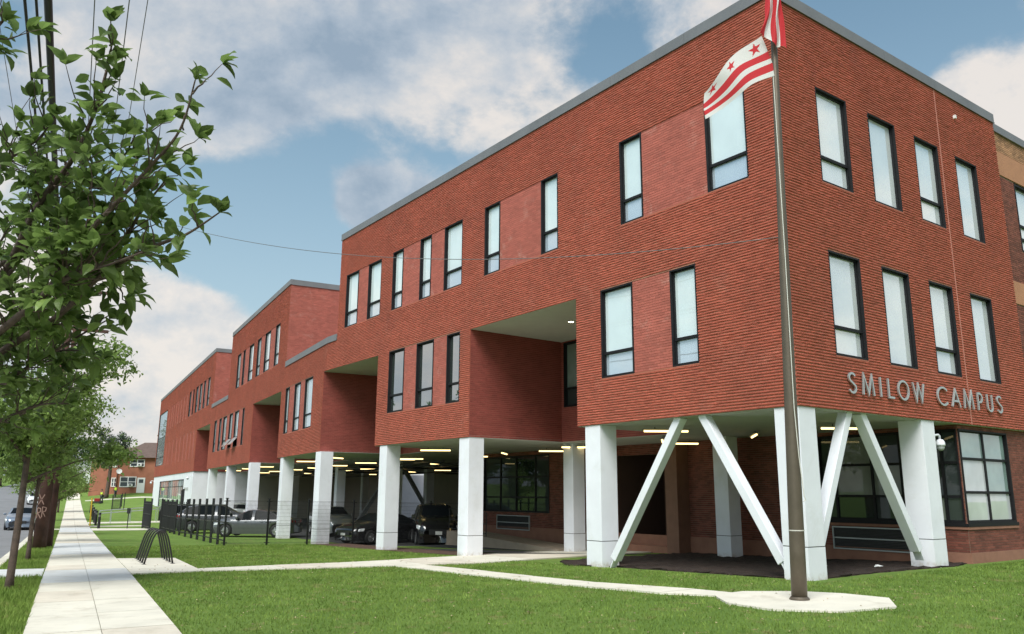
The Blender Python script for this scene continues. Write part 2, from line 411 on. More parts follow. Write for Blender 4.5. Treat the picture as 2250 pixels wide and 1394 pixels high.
# painted / patched lines across the road are left plain; kerb with joints
kerb = empty('kerb', (*PQ(-1.5, 20), gz(*PQ(-1.5, 20)))); tag(kerb, 'long pale concrete kerb between the street and the tree strip', kind='structure')
q = -8.0
while q < 150:
    L = 3.0; mb = MB()
    za, zb_ = float(np.interp(q + .01, *TQ)), float(np.interp(q + L - .01, *TQ))
    c = []
    for dz in (-.3, .015):
        c += [(*PQ(-1.66, q + .01), za + dz), (*PQ(-1.40, q + .01), za + dz), (*PQ(-1.40, q + L - .01), zb_ + dz), (*PQ(-1.66, q + L - .01), zb_ + dz)]
    mb.hexa(c); mb.build('kerb_stone', M_conc, kerb, world=True, bevel=.015); q += L

def ground_poly(mb, poly, top=.03, depth=.12, step=1.0, frame='pq'):
    """slab following the ground: poly in (p,q)"""
    bm = bmesh.new(); vs = [bm.verts.new((*PQ(*c), 0)) for c in poly]; bm.faces.new(vs)
    xs = [c[0] for c in poly]; ys = [c[1] for c in poly]
    for v, lo, hi in ((pS, min(xs), max(xs)), (dS, min(ys), max(ys))):
        k = math.ceil(lo / step) * step
        while k < hi:
            bmesh.ops.bisect_plane(bm, geom=bm.verts[:] + bm.edges[:] + bm.faces[:], plane_co=(v[0] * k, v[1] * k, 0), plane_no=(v[0], v[1], 0)); k += step
    bm.verts.index_update()
    base = len(mb.v); n = len(bm.verts)
    for v in bm.verts: mb.v.append((v.co.x, v.co.y, gz(v.co.x, v.co.y) + top))
    for v in bm.verts: mb.v.append((v.co.x, v.co.y, gz(v.co.x, v.co.y) + top - depth))
    nf = 0
    for f in bm.faces: mb.f.append(tuple(base + v.index for v in f.verts)); nf += 1
    for e in bm.edges:
        if len(e.link_faces) == 1:
            a, c = e.verts; mb.f.append((base + a.index, base + c.index, base + n + c.index, base + n + a.index)); nf += 1
    mb.mi += [mb.m] * nf; bm.free(); return mb
side = empty('sidewalk', (*PQ(.55, 12), gz(*PQ(.55, 12)))); tag(side, 'pale concrete sidewalk of two rows of slabs beside the street', kind='structure')
qs = -4.0; k = 0
while qs < 178:
    L = 1.83 if qs < 120 else 7.3
    for a, c in ((-.34, .545), (.555, 1.44)):
        cool = (20.2 < qs + 1 < 24.3) or (31 < qs + 1 < 40) or (54 < qs < 62)
        mm = M_conc2 if cool else (M_conc3 if rnd.random() < .25 else M_conc)
        ground_poly(MB(), [(a, qs + .012), (c, qs + .012), (c, qs + L - .012), (a, qs + L - .012)], .035 + rnd.uniform(-.003, .003), .12, 2.0).build('paving_slab', mm, side, world=True)
    qs += L
fill = MB(); ground_poly(fill, [(-.34, -4), (1.44, -4), (1.44, 178), (-.34, 178)], .006, .05, 2.0); fill.build('joint_bed', M_soil, side, world=True)
def pathway(name, label, polys, m=M_conc, top=.03):
    e = empty(name, (*PQ(*polys[0][0]), gz(*PQ(*polys[0][0])))); tag(e, label, kind='structure')
    for k, pl in enumerate(polys): ground_poly(MB(), pl, top + .004 * (k % 2), .12, 1.2).build('paving_slab', m[k % len(m)] if isinstance(m, list) else m, e, world=True)
    return e
def strip(pts, w):   # strip slabs along centreline pts [(p,q)], w widths
    out = []
    for i in range(len(pts) - 1):
        a = np.array(pts[i], float); c = np.array(pts[i + 1], float); d = (c - a) / np.linalg.norm(c - a); nn = np.array([-d[1], d[0]])
        a = a + d * .012; c = c - d * .012
        out.append([tuple(a - nn * w[i] / 2), tuple(c - nn * w[i + 1] / 2), tuple(c + nn * w[i + 1] / 2), tuple(a + nn * w[i] / 2)])
    return out
pathway('bike_rack_pad', 'pale concrete pad under the black bike rack', [[(1.46, 21.55), (3.05, 21.75), (3.05, 27.7), (1.46, 28.1)]])
pathway('cross_path', 'pale concrete path running from the bike rack pad towards the columns',
        [[(3.07, 21.75), (5.0, 21.45), (5.0, 22.95), (3.07, 22.6)], [(5.02, 21.45), (6.8, 21.25), (6.8, 23.15), (5.02, 22.95)], [(6.82, 21.25), (8.7, 21.15), (8.7, 23.75), (6.82, 23.15)],
         [(8.72, 21.15), (10.3, 21.1), (10.3, 24.4), (8.72, 23.75)], [(10.32, 21.1), (12.4, 21.9), (12.4, 25.3), (10.32, 24.4)], [(12.42, 21.9), (15.0, 22.8), (15.0, 26.2), (12.42, 25.3)],
         [(15.02, 22.8), (18.6, 24.0), (18.6, 27.6), (15.02, 26.2)]], [M_conc, M_conc3])
pathway('diagonal_path', 'narrow pale concrete path curving across the lawn to the flagpole pad',
        [[(7.75, 21.1), (8.6, 21.1), (9.05, 18.9), (8.2, 18.8)], [(8.2, 18.78), (9.05, 18.88), (9.32, 16.5), (8.55, 16.4)], [(8.55, 16.38), (9.32, 16.48), (9.6, 14.3), (8.85, 14.2)],
         [(8.85, 14.18), (9.6, 14.28), (10.25, 12.1), (9.35, 12.0)], [(9.35, 11.98), (10.25, 12.08), (10.45, 11.35), (9.95, 11.2)]], M_conc)
pathway('flagpole_pad', 'pale concrete apron under the bronze flagpole', [[(9.90, 11.2), (9.45, 10.4), (9.50, 9.5), (10.2, 8.85), (11.35, 8.75), (12.15, 9.5), (12.0, 10.3), (11.6, 10.9), (10.75, 11.4), (10.43, 11.36)]], M_conc)
pathway('strip_slab', 'pale concrete slab crossing the tree strip by the nearest trunk', [[(-1.38, 21.7), (-.36, 21.6), (-.36, 24.3), (-1.38, 24.45)]], M_conc2)
pathway('driveway_apron', 'pale concrete driveway crossing the sidewalk before the picket gates', [[(1.46, 58.0), (4.9, 58.6), (4.9, 61.4), (1.46, 62.2)], [(-1.4, 58.0), (-.36, 58.0), (-.36, 61.5), (-1.4, 61.5)]], M_conc)
pathway('ramp_path', 'white edged concrete path beside the pale handrail', [[(1.46, 71.0), (7.2, 72.5), (7.2, 75.5), (1.46, 74.0)], [(1.46, 65.0), (5.0, 65.6), (5.0, 66.8), (1.46, 66.3)]], M_conc)
pathway('house_walk', 'thin pale path along the front of the brick house', [[(2.0, 131), (24, 128), (24, 130), (2.0, 133)]], M_conc)
# soil bed under the cantilevered corner and mulch
def sb_pq(F, s, o):
    w = F.O + F.t * s + F.n * o; return (float(w @ pS), float(w @ dS))
bed = MB(); ground_poly(bed, [sb_pq(FA, .1, -.15), sb_pq(FA, 6.0, -.35), sb_pq(FA, 7.2, .35), sb_pq(FA, 8.6, -.6), sb_pq(FA, 9.0, -2.6), sb_pq(FA, 9.6, -6.9), sb_pq(FA, .2, -6.9), sb_pq(FA, -.05, -5.8), sb_pq(FA, .15, -3)], .02, .1, .22)
for _i in range(len(bed.v)): bed.v[_i] = (bed.v[_i][0] + rnd.uniform(-.05, .05), bed.v[_i][1] + rnd.uniform(-.05, .05), bed.v[_i][2] + rnd.uniform(-.012, .038))
tag(bed.build('soil_bed', M_soil), 'bare dark soil bed under the overhanging corner of the school', kind='structure')
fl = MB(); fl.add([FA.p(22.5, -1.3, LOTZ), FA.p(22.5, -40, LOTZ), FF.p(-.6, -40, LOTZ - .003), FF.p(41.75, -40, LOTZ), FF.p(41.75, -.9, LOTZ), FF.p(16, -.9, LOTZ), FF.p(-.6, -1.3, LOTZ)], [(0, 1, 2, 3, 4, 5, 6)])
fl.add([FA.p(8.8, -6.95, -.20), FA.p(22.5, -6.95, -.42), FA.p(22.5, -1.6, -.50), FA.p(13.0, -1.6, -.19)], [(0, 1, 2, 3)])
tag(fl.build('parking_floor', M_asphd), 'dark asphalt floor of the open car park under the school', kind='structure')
ml = MB(); ground_poly(ml, [sb_pq(FA, 13.4, -.25), sb_pq(FA, 18.4, .1), sb_pq(FA, 24.9, .15), sb_pq(FA, 24.9, -1.5), sb_pq(FA, 13.4, -1.7)], .022, .1, .6)
tag(ml.build('mulch_strip', M_mulch), 'brown bark mulch strip along the foot of the parking columns', kind='structure')

# grass blades near the camera
def grass(name, n, p0, p1, q0, q1, h0, h1, holes, label):
    P = rng.uniform(p0, p1, n); U = rng.random(n); Q = q0 + (q1 - q0) * U ** 1.35
    keep = np.ones(n, bool)
    for poly in holes:
        pts = np.array(poly); ins = np.zeros(n, bool); j = len(pts) - 1
        for i in range(len(pts)):
            xi, yi = pts[i]; xj, yj = pts[j]
            cnd = ((yi > Q) != (yj > Q)) & (P < (xj - xi) * (Q - yi) / (yj - yi + 1e-12) + xi); ins ^= cnd; j = i
        keep &= ~ins
    s, bb = azone(P, Q); keep &= ~((s > -.4) & (bb > -.05)) ; s2, b2 = fzone(P, Q); keep &= ~((s2 > 0) & (b2 > -.2))
    P, Q = P[keep], Q[keep]; n = len(P)
    X = P * pS[0] + Q * dS[0]; Y = P * pS[1] + Q * dS[1]
    vis = (Y > 7.5) & (np.abs(X / Y) < .72); X, Y, P, Q = X[vis], Y[vis], P[vis], Q[vis]; n = len(P)
    Z = gz_pq(P, Q); a = rng.uniform(0, 2 * np.pi, n); h = rng.uniform(h0, h1, n); w = rng.uniform(.0035, .007, n) * (1 + Y / 22); ln = rng.uniform(.0, .8, n) * h; la = rng.uniform(0, 2 * np.pi, n)
    V = np.zeros((n, 3, 3)); V[:, 0] = np.stack([X - np.cos(a) * w, Y - np.sin(a) * w, Z], -1); V[:, 1] = np.stack([X + np.cos(a) * w, Y + np.sin(a) * w, Z], -1)
    V[:, 2] = np.stack([X + np.cos(la) * ln, Y + np.sin(la) * ln, Z + h], -1)
    me = np_mesh(name, V, np.arange(3 * n), np.full(n, 3), M_blade); o = bpy.data.objects.new(name, me); COL.objects.link(o)
    return tag(o, label, kind='stuff')
PADS = [[(1.46, 21.55), (3.05, 21.75), (3.05, 27.7), (1.46, 28.1)], [(3, 21.75), (8.7, 21.13), (12.4, 21.9), (18.6, 24.0), (18.6, 27.6), (8.7, 23.75), (3, 22.6)],
        [(7.75, 21.2), (8.6, 21.2), (9.05, 18.9), (9.32, 16.5), (9.6, 14.3), (10.25, 12.1), (10.45, 11.35), (9.9, 11.2), (9.35, 12), (8.85, 14.2), (8.55, 16.4), (8.2, 18.8)],
        [(9.90, 11.2), (9.45, 10.4), (9.50, 9.5), (10.2, 8.85), (11.35, 8.75), (12.15, 9.5), (12.0, 10.3), (11.6, 10.9), (10.75, 11.4)]]
grass('grass', 330000, 1.44, 24, 3, 37, .018, .052, PADS, 'short mown grass blades of the school lawn')
grass('strip_grass', 50000, -1.38, -.35, 8, 58, .04, .12, [[(-1.38, 21.7), (-.36, 21.6), (-.36, 24.3), (-1.38, 24.45)]], 'longer grass blades in the narrow strip between kerb and sidewalk')

# dry leaves, dandelion heads and crumbs of soil lying in the lawn
nl_ = 900; Pl = rng.uniform(1.5, 16, nl_); Ql = rng.uniform(4, 34, nl_); Xl = Pl * pS[0] + Ql * dS[0]; Yl = Pl * pS[1] + Ql * dS[1]; sl_a, bl_a = azone(Pl, Ql); kp = ~((sl_a > -.5) & (bl_a > -.2)); Xl, Yl, Pl, Ql = Xl[kp], Yl[kp], Pl[kp], Ql[kp]; nl_ = len(Xl)
Zl = gz_pq(Pl, Ql) + .045; al = rng.uniform(0, 6.28, nl_); rl_ = rng.uniform(.012, .036, nl_)
Vl = np.zeros((nl_, 4, 3))
for k_, (dx_, dy_) in enumerate(((1, 0), (0, .6), (-1, .1), (0, -.55))):
    Vl[:, k_, 0] = Xl + rl_ * (dx_ * np.cos(al) - dy_ * np.sin(al)); Vl[:, k_, 1] = Yl + rl_ * (dx_ * np.sin(al) + dy_ * np.cos(al)); Vl[:, k_, 2] = Zl + (k_ % 2) * .012
lit = bpy.data.objects.new('leaf_litter', np_mesh('leaf_litter', Vl, np.arange(4 * nl_), np.full(nl_, 4), mat('dry_leaf', (.42, .33, .20), .9, island=.45))); COL.objects.link(lit)
tag(lit, 'dry leaf crumbs and pale specks scattered over the lawn', kind='stuff')

# ------------------------------------------------------------------ school building
SOF, RTOP, LOWB, LOWT, BT, CT = 3.60, 7.25, 8.53, 8.82, 13.226, 13.52
W3, W2, M3, M2 = (8.96, 11.40), (4.83, 7.29), 9.64, 5.51
school = empty('school_building', (CA[0], CA[1], 0)); tag(school, 'three storey red ribbed brick school on white columns with grey metal parapet', 'school building')

TAB = rng.normal(0, 1, (20011, 5))
def brick_mesh(F, s0, s1, z0, z1, holes, L=.2032, H=.0677, prot=.025, seg=1, jit=.004, skip=None, prof='rib'):
    rows = []; gap = .0002 if prof == 'rib' else .003
    nrow = int(round((z1 - z0) / H))
    for r in range(nrow):
        za = z0 + r * H; zm = za + H / 2
        iv = [(s0, s1)]
        for h in holes:
            if h[2] < zm < h[3]:
                nv = []
                for a, c in iv:
                    if h[1] <= a or h[0] >= c: nv.append((a, c)); continue
                    if h[0] > a: nv.append((a, h[0]))
                    if h[1] < c: nv.append((h[1], c))
                iv = nv
        off = (r % 2) * L / 2
        for a, c in iv:
            k0 = math.floor((a - off) / L); k1 = math.ceil((c - off) / L)
            for k in range(k0, k1):
                x0 = max(a, off + k * L); x1 = min(c, off + (k + 1) * L)
                if x1 - x0 < .035: continue
                if skip is not None and skip(x0, x1, za, r, k): continue
                rows.append((x0 + gap, x1 - gap, za, r))
    A = np.array(rows); n = len(A)
    if n == 0: return None
    if prof == 'rib': pr = [(0, .002), (prot * .95, .005), (prot * 1.30, .024), (prot * 1.05, .048), (.001, H - .009)]
    else: pr = [(0, .006), (prot, .008), (prot, H - .006), (0, H - .004)]
    m_ = len(pr); st = seg + 1
    V = np.zeros((n, st, m_, 3))
    per = rng.uniform(.97, 1.03, (n, 1, 1)) if prof == 'rib' else rng.uniform(.75, 1.2, (n, 1, 1))
    ss = A[:, 0][:, None] + (A[:, 1] - A[:, 0])[:, None] * np.linspace(0, 1, st)[None, :]
    if prof == 'rib':      # neighbours in a course share the relief at their joint
        ti = (np.round(ss / .0508).astype(np.int64) * 7919 + A[:, 3].astype(np.int64)[:, None] * 104729) % len(TAB)
        no = TAB[ti][:, :, :m_] * jit; nz = TAB[(ti + 5003) % len(TAB)][:, :, :m_] * jit * .45
    else: no = rng.normal(0, jit, (n, st, m_)); nz = rng.normal(0, jit * .1, (n, st, m_))
    o = np.array([p_[0] for p_ in pr])[None, None, :] * per + no * (np.array([p_[0] for p_ in pr]) > 0)
    zz = A[:, 2][:, None, None] + np.array([p_[1] for p_ in pr])[None, None, :] + nz
    ss = ss[:, :, None] + 0 * o
    V[..., 0] = F.O[0] + F.t[0] * ss + F.n[0] * o; V[..., 1] = F.O[1] + F.t[1] * ss + F.n[1] * o; V[..., 2] = zz
    base = (np.arange(n) * st * m_)[:, None]
    fl_ = []
    for i in range(seg):
        for j in range(m_ - 1): fl_.append([i * m_ + j, (i + 1) * m_ + j, (i + 1) * m_ + j + 1, i * m_ + j + 1])
    quads = (base[:, None, :] + np.array(fl_)[None]).reshape(-1)
    ends = (base[:, None, :] + np.array([list(range(m_)), [seg * m_ + j for j in reversed(range(m_))]])[None]).reshape(-1)
    sizes = np.concatenate([np.full(n * len(fl_), 4), np.full(n * 2, m_)])
    return V, np.concatenate([quads, ends]), sizes
def add_bricks(parent, mtl, F, *a, name='brickwork', **k):
    r = brick_mesh(F, *a, **k)
    if r is None: return
    me = np_mesh(name, r[0], r[1], r[2], mtl); o = bpy.data.objects.new(name, me); link(o, parent, True); o['kind'] = 'stuff'; return o
def backing(F, s0, s1, z0, z1, holes, mb=None, o=-.001, thick=None):
    mb = mb or MB(); S = sorted({s0, s1, *[min(max(h[i], s0), s1) for h in holes for i in (0, 1)]}); Zs = sorted({z0, z1, *[min(max(h[i], z0), z1) for h in holes for i in (2, 3)]})
    for a, c in zip(S[:-1], S[1:]):
        for d, e in zip(Zs[:-1], Zs[1:]):
            if c - a < 1e-4 or e - d < 1e-4: continue
            ms, mz = (a + c) / 2, (d + e) / 2
            if any(h[0] < ms < h[1] and h[2] < mz < h[3] for h in holes): continue
            mb.quad(F.p(a, o, d), F.p(c, o, d), F.p(c, o, e), F.p(a, o, e))
    return mb
WINS = []
def window(parent, F, s0, s1, z0, z1, mull=None, g=(G_blind, G_blue), dep=.13, sub='pane', hopper=False, vm=(), hm=(), name='window', label=None):
    mb = MB(); w = .045
    # outer frame reaching back as the reveal
    mb.fbox(F, s0, s0 + w, -dep, .022, z0, z1); mb.fbox(F, s1 - w, s1, -dep, .022, z0, z1); mb.fbox(F, s0 + w, s1 - w, -dep, .020, z0, z0 + w); mb.fbox(F, s0 + w, s1 - w, -dep, .020, z1 - w, z1)
    i = .03
    mb.fbox(F, s0 + w, s0 + w + i, -dep, -.045, z0 + w, z1 - w); mb.fbox(F, s1 - w - i, s1 - w, -dep, -.045, z0 + w, z1 - w)
    mb.fbox(F, s0 + w + i, s1 - w - i, -dep, -.046, z0 + w, z0 + w + i); mb.fbox(F, s0 + w + i, s1 - w - i, -dep, -.046, z1 - w - i, z1 - w)
    hs = list(hm) if hm else ([mull] if mull else []); vs = list(vm)
    for x in vs: mb.fbox(F, x - .035, x + .035, -dep, -.030, z0 + w, z1 - w)
    for h in hs: mb.fbox(F, s0 + w, s1 - w, -dep + .004, -.034, h - .035, h + .035)
    o = mb.build(name, M_black, parent, world=True)
    if label: o['label'] = label
    S = [s0 + w] + vs + [s1 - w]; Z_ = [z0 + w] + hs + [z1 - w]; k = 0
    for zi in range(len(Z_) - 1):
        for si in range(len(S) - 1):
            pm = MB(); tl = .003 * (rnd.random() - .5)
            gg = g[k % len(g)] if len(g) > 2 else (g[0] if (zi > 0 or len(hs) == 0) else g[1])
            if hopper and zi == 0:
                a0, a1, h0, h1 = S[si], S[si + 1], Z_[0], Z_[1] - .03; T = .5
                pm.hexa([F.p(a0, T * .9, h0 + .10), F.p(a1, T * .9, h0 + .10), F.p(a1, T * .9 - .04, h0 + .08), F.p(a0, T * .9 - .04, h0 + .08), F.p(a0, .02, h1), F.p(a1, .02, h1), F.p(a1, -.02, h1), F.p(a0, -.02, h1)])
                pm.build(sub, G_paper, o, label='bottom pane hinged open outwards')
            else:
                pm.hexa([F.p(S[si], -dep + .03 + tl, Z_[zi]), F.p(S[si + 1], -dep + .03, Z_[zi]), F.p(S[si + 1], -dep + .02, Z_[zi]), F.p(S[si], -dep + .02, Z_[zi]),
                         F.p(S[si], -dep + .03, Z_[zi + 1]), F.p(S[si + 1], -dep + .03 - tl, Z_[zi + 1]), F.p(S[si + 1], -dep + .02, Z_[zi + 1]), F.p(S[si], -dep + .02, Z_[zi + 1])])
                pm.build(sub, gg, o)
            k += 1
    return o
# --- window lists
A3 = [(.86, 2.09), (4.29, 5.14), (7.84, 8.68), (10.9, 11.8), (13.2, 14.44), (15.39, 16.24), (17.6, 18.47), (19.47, 20.69), (21.66, 22.91)]
A2 = [(2.58, 3.44), (4.78, 6.02), (13.24, 14.12), (15.04, 16.29), (17.25, 18.5)]
B3 = [(1.52, 2.84), (3.79, 5.1), (6.07, 7.37), (8.34, 9.66)]
B2 = [(1.52, 2.83), (3.77, 5.06), (6.03, 7.3), (8.27, 9.56)]
F3 = [(10.24, 11.39), (12.75, 14.27), (15.46, 16.56), (17.7, 19.17), (20.63, 21.31), (22.24, 23.44)]
F3b = [(35.77, 37.03), (38.35, 39.38), (40.49, 41.85), (42.84, 44.17), (45.41, 46.29), (47.67, 48.79)]
F2a = [(2.28, 3.77), (4.66, 5.89), (7.02, 7.84)]
F2b = [(19.31, 20.01), (21.39, 22.84), (23.71, 24.98), (26.12, 27.59), (28.39, 29.32), (30.59, 31.66)]
smA = [(2.09, 4.29, *W3), (8.68, 10.9, *W3), (14.44, 15.39, *W3), (16.24, 17.6, *W3), (20.69, 21.66, *W3), (3.44, 4.78, *W2), (14.12, 15.04, *W2), (16.29, 17.25, *W2)]
smF = [(11.39, 12.75, *W3), (14.27, 15.46, *W3), (19.17, 20.63, *W3), (21.31, 22.24, *W3), (37.03, 38.35, *W3), (39.38, 40.49, *W3), (41.85, 42.84, *W3), (46.29, 47.67, *W3),
       (3.77, 4.66, *W2), (5.89, 7.02, *W2), (20.01, 21.39, *W2), (22.84, 23.71, *W2), (24.98, 26.12, *W2), (27.59, 28.39, *W2), (29.32, 30.59, *W2)]
for x in (50.6, 52.9, 55.2, 57.3, 59.4, 61.7, 63.6, 66.0): smF.append((x - .45, x + .45, *W3))
for x in (43.4, 45.6, 48.0, 50.4, 53.4, 56.2, 59.6, 63.2, 66.0): smF.append((x - .45, x + .45, *W2))
wh = lambda l, w: [(a, c, *w) for a, c in l]
holesA = wh(A3, W3) + wh(A2, W2)
holesB = wh(B3, W3) + wh(B2, W2)
holesF = wh(F3 + F3b, W3) + wh(F2a + F2b, W2) + [(68.2, 77.1, 4.9, 11.4)]
recA = [(7.05, 12.6, SOF, RTOP), (19.45, 24.62, SOF, RTOP)]
recF = [(-.1, .5, SOF, RTOP), (8.9, 16.6, SOF, RTOP), (33.85, 41.6, SOF, RTOP)]
outA = recA + [(23.63, 24.62, LOWB, BT + 1)]
outF = recF + [(-.1, 8.3, LOWB, BT + 1), (26.2, 33.8, LOWB, BT + 1)]
# --- backing walls (mortar)
mb = MB(); backing(FA, 0, 24.613, SOF, BT, holesA + outA, mb); backing(FB, 0, 11.2, SOF, BT, holesB, mb); backing(FF, 0, 77.6, SOF, BT, holesF + outF, mb)
mj = MB(); backing(FA, -.01, 24.613, SOF, BT, holesA + outA + smA, mj, o=.012); backing(FB, -.01, 11.2, SOF, BT, holesB, mj, o=.012); backing(FF, 0, 77.6, SOF, BT, holesF + outF + smF, mj, o=.012)
mj.build('mortar_bed', mat('pale_pink_mortar', (.46, .20, .135), .95, var=.12, vscale=5), school, world=True)
mb.build('wall', M_mortar, school, world=True)
# --- 300 nearest bricks as single parts: lowest courses by the corner on both faces
NR = 15
def near_skip(x0, x1, za, r, k): return r < NR and x1 <= 2.04 and x1 - x0 > .12
add_bricks(school, M_rib, FA, -.02, 24.61, SOF, BT, holesA + outA + smA, seg=2, jit=.0030, skip=near_skip)
add_bricks(school, M_rib, FB, -.02, 11.2, SOF, BT, holesB + [(7.50, 7.55, 0, 20)], seg=2, jit=.0030, skip=near_skip)
add_bricks(school, M_rib, FF, 0, 77.6, SOF, BT, holesF + outF + smF, seg=1, jit=.0028)
bmeshes = []
for k in range(6):
    Fo = Fr((0, 0), (1, 0), (0, 1)); r = brick_mesh(Fo, 0, .2032, 0, .0677, [], seg=3, jit=.0030)
    V = r[0].copy(); bmeshes.append(np_mesh('brick', V, r[1], r[2], M_rib))
for F in (FA, FB):
    for r_ in range(NR):
        off = (r_ % 2) * .1016
        for kk in range(-1, 11):
            x0 = off + kk * .2032; x1 = x0 + .2032; c0 = max(x0, -.02)
            if x1 > 2.04 or x1 - c0 <= .12: continue
            o = bpy.data.objects.new('brick', bmeshes[rnd.randrange(6)]); p_ = F.p(c0, 0, SOF + r_ * .0677)
            rot = Matrix(((F.t[0], F.n[0], 0), (F.t[1], F.n[1], 0), (0, 0, 1))).to_4x4()
            sx = (x1 - c0) / .2032
            COL.objects.link(o); o.parent = school
            o.matrix_local = Matrix.Translation(Vector(p_) - Vector(school.location)) @ rot @ Matrix.Diagonal((sx, 1, 1, 1))
# --- smooth infill bricks between the windows
for F, lst in ((FA, smA), (FF, smF)):
    for (a, c, d, e) in lst:
        add_bricks(school, M_brick, F, a, c, d + .01, e, [], prot=.006, jit=.0008, prof='flat', name='smooth_brickwork')
for F, lst, w, mu in ((FA, A3, W3, M3), (FA, A2, W2, M2)):
    for k, (a, c) in enumerate(lst):
        if F is FA and w == W2 and k >= 2: g = (G_dark, G_dark)
        else: g = (G_blind, G_blue)
        window(school, F, a, c, *w, mu, g)
for k, (a, c) in enumerate(B3): window(school, FB, a, c, *W3, M3 if k % 2 == 0 else None, (G_mirror, G_mirror))
for k, (a, c) in enumerate(B2): window(school, FB, a, c, *W2, M2 if k % 2 == 0 else None, (G_mirror, G_mirror))
for l, w, mu in ((F3, W3, M3), (F3b, W3, M3), (F2a, W2, M2), (F2b, W2, M2)):
    for k, (a, c) in enumerate(l): window(school, FF, a, c, *w, mu, (G_far, G_far), dep=.10, hopper=(l is F2b and k in (1, 2)))
window(school, FF, 68.2, 77.1, 4.9, 11.4, None, (G_far, G_far), dep=.07, vm=[68.2 + 8.9 * i / 8 for i in range(1, 8)], hm=[5.9, 8.3], label='tall glazed corner window with vertical bars')
# window sills: thin red line under each
sl = MB()
for F, l, w in ((FA, A3, W3), (FA, A2, W2), (FB, B3, W3), (FB, B2, W2)):
    for a, c in l: sl.fbox(F, a - .01, c + .01, -.05, .032, w[0] - .035, w[0] - .004)
for (a, c, d, e) in smA: sl.fbox(FA, a, c, -.02, .026, d - .03, d + .004)
o = sl.build('sill', mat('brick_sill', (.36, .12, .075), .8), school, world=True); o['kind'] = 'stuff'
# --- recess walls
def recess(F, sl_, sr, depth=4.0):
    """sl_: far side (larger s) wall facing back to the camera, sr: near side"""
    Fi = Fr(F.p(sl_, 0, 0)[:2], -F.n, -F.t)
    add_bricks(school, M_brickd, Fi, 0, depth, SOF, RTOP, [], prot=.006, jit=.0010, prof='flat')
    mb = MB(); mb.quad(Fi.p(0, -.001, SOF), Fi.p(depth, -.001, SOF), Fi.p(depth, -.001, RTOP), Fi.p(0, -.001, RTOP))
    Fb = Fr(F.p(0, -depth, 0)[:2], F.t, F.n)
    if sl_ - sr > .1: mb.quad(F.p(sr, -.01, SOF), F.p(sr, -depth, SOF), F.p(sr, -depth, RTOP), F.p(sr, -.01, RTOP))
    return Fb, mb
Fb, mb = recess(FA, 12.6, 7.05)
hole = (11.0, 12.45, 4.83, 7.2)
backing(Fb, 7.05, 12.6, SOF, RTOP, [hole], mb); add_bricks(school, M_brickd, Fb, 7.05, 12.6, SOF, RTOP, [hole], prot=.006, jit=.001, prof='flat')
window(school, Fb, *hole, M2, (G_green, G_shade), label='window at the back of the near recess')
mb.build('recess_wall', M_mortar, school, world=True)
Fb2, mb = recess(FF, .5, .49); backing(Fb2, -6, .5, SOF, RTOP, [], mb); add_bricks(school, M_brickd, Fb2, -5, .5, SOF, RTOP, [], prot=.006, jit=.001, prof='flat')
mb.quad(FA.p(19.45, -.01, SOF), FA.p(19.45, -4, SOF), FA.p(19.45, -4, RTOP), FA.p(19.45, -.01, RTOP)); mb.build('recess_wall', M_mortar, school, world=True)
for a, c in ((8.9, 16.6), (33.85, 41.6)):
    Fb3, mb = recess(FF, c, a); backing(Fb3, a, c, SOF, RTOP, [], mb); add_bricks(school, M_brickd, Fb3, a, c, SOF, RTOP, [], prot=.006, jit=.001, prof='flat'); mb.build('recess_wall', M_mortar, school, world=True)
# --- ceilings: soffit over the columns, recess ceilings
sf = MB()
def flat(F, a, c, b0, b1, z_): sf.fbox(F, a, c, -b0, -b1, z_, z_ + .08)
flat(FA, 0.01, 7.05, .01, 4, SOF - .012); flat(FA, .01, 7.05, 4, 7.0, SOF - .012); flat(FA, 12.6, 19.45, .01, 4, SOF - .012); flat(FA, 7.05, 22.6, 4.01, 20, SOF - .012); flat(FA, .01, 7.05, 7.0, 11.2, SOF - .012)
flat(FF, .5, 8.9, .01, 4, SOF - .014); flat(FF, -2.0, 41.7, 4.01, 20, SOF - .016); flat(FF, 16.6, 33.85, .01, 4, SOF - .014)
sf.build('soffit', M_soffit, school, world=True)
for lst in (((FA, 7.05, 12.6),), ((FA, 19.45, 24.6), (FF, -.01, .5)), ((FF, 8.9, 16.6),), ((FF, 33.85, 41.6),)):
    sf = MB()
    for k, (F, a, c) in enumerate(lst): flat(F, a, c, 0, 4, RTOP + .002 * k)
    sf.build('recess_ceiling', M_soffit, school, world=True)
# --- third floor end walls
for s_, d_ in ((8.3, 13), (33.8, 13)):
    Fi = Fr(FF.p(s_, 0, 0)[:2], -nF, -tF)
    add_bricks(school, M_brick, Fi, 0, d_, LOWT - .1, BT, [], prot=.006, jit=.0012, prof='flat')
    mb = MB(); mb.quad(Fi.p(0, -.001, LOWT - .1), Fi.p(d_, -.001, LOWT - .1), Fi.p(d_, -.001, BT), Fi.p(0, -.001, BT)); mb.build('end_wall', M_mortar, school, world=True)
rf = MB()
rf.fbox(FA, .12, 23.5, -11.1, -.15, BT - .35, BT - .05); rf.fbox(FF, 8.42, 26.1, -13, -.15, BT - .35, BT - .05); rf.fbox(FF, 33.92, 77.4, -13, -.15, BT - .35, BT - .05)
rf.fbox(FA, 23.5, 24.6, -19, -.15, LOWB - .2, LOWB); rf.fbox(FF, .02, 77.4, -19.9, -.15, LOWB - .21, LOWB - .01)
rf.build('roof', mat('grey_roof_membrane', (.3, .3, .3), .9), school, world=True)
bw = MB()
bw.fbox(FA, 23.5, 23.62, -11.1, -.1, LOWB, BT); bw.fbox(FA, 0, 23.5, -11.2, -11.1, SOF, BT); bw.fbox(FB, 11.1, 11.19, -23, -.05, SOF, BT - .02)
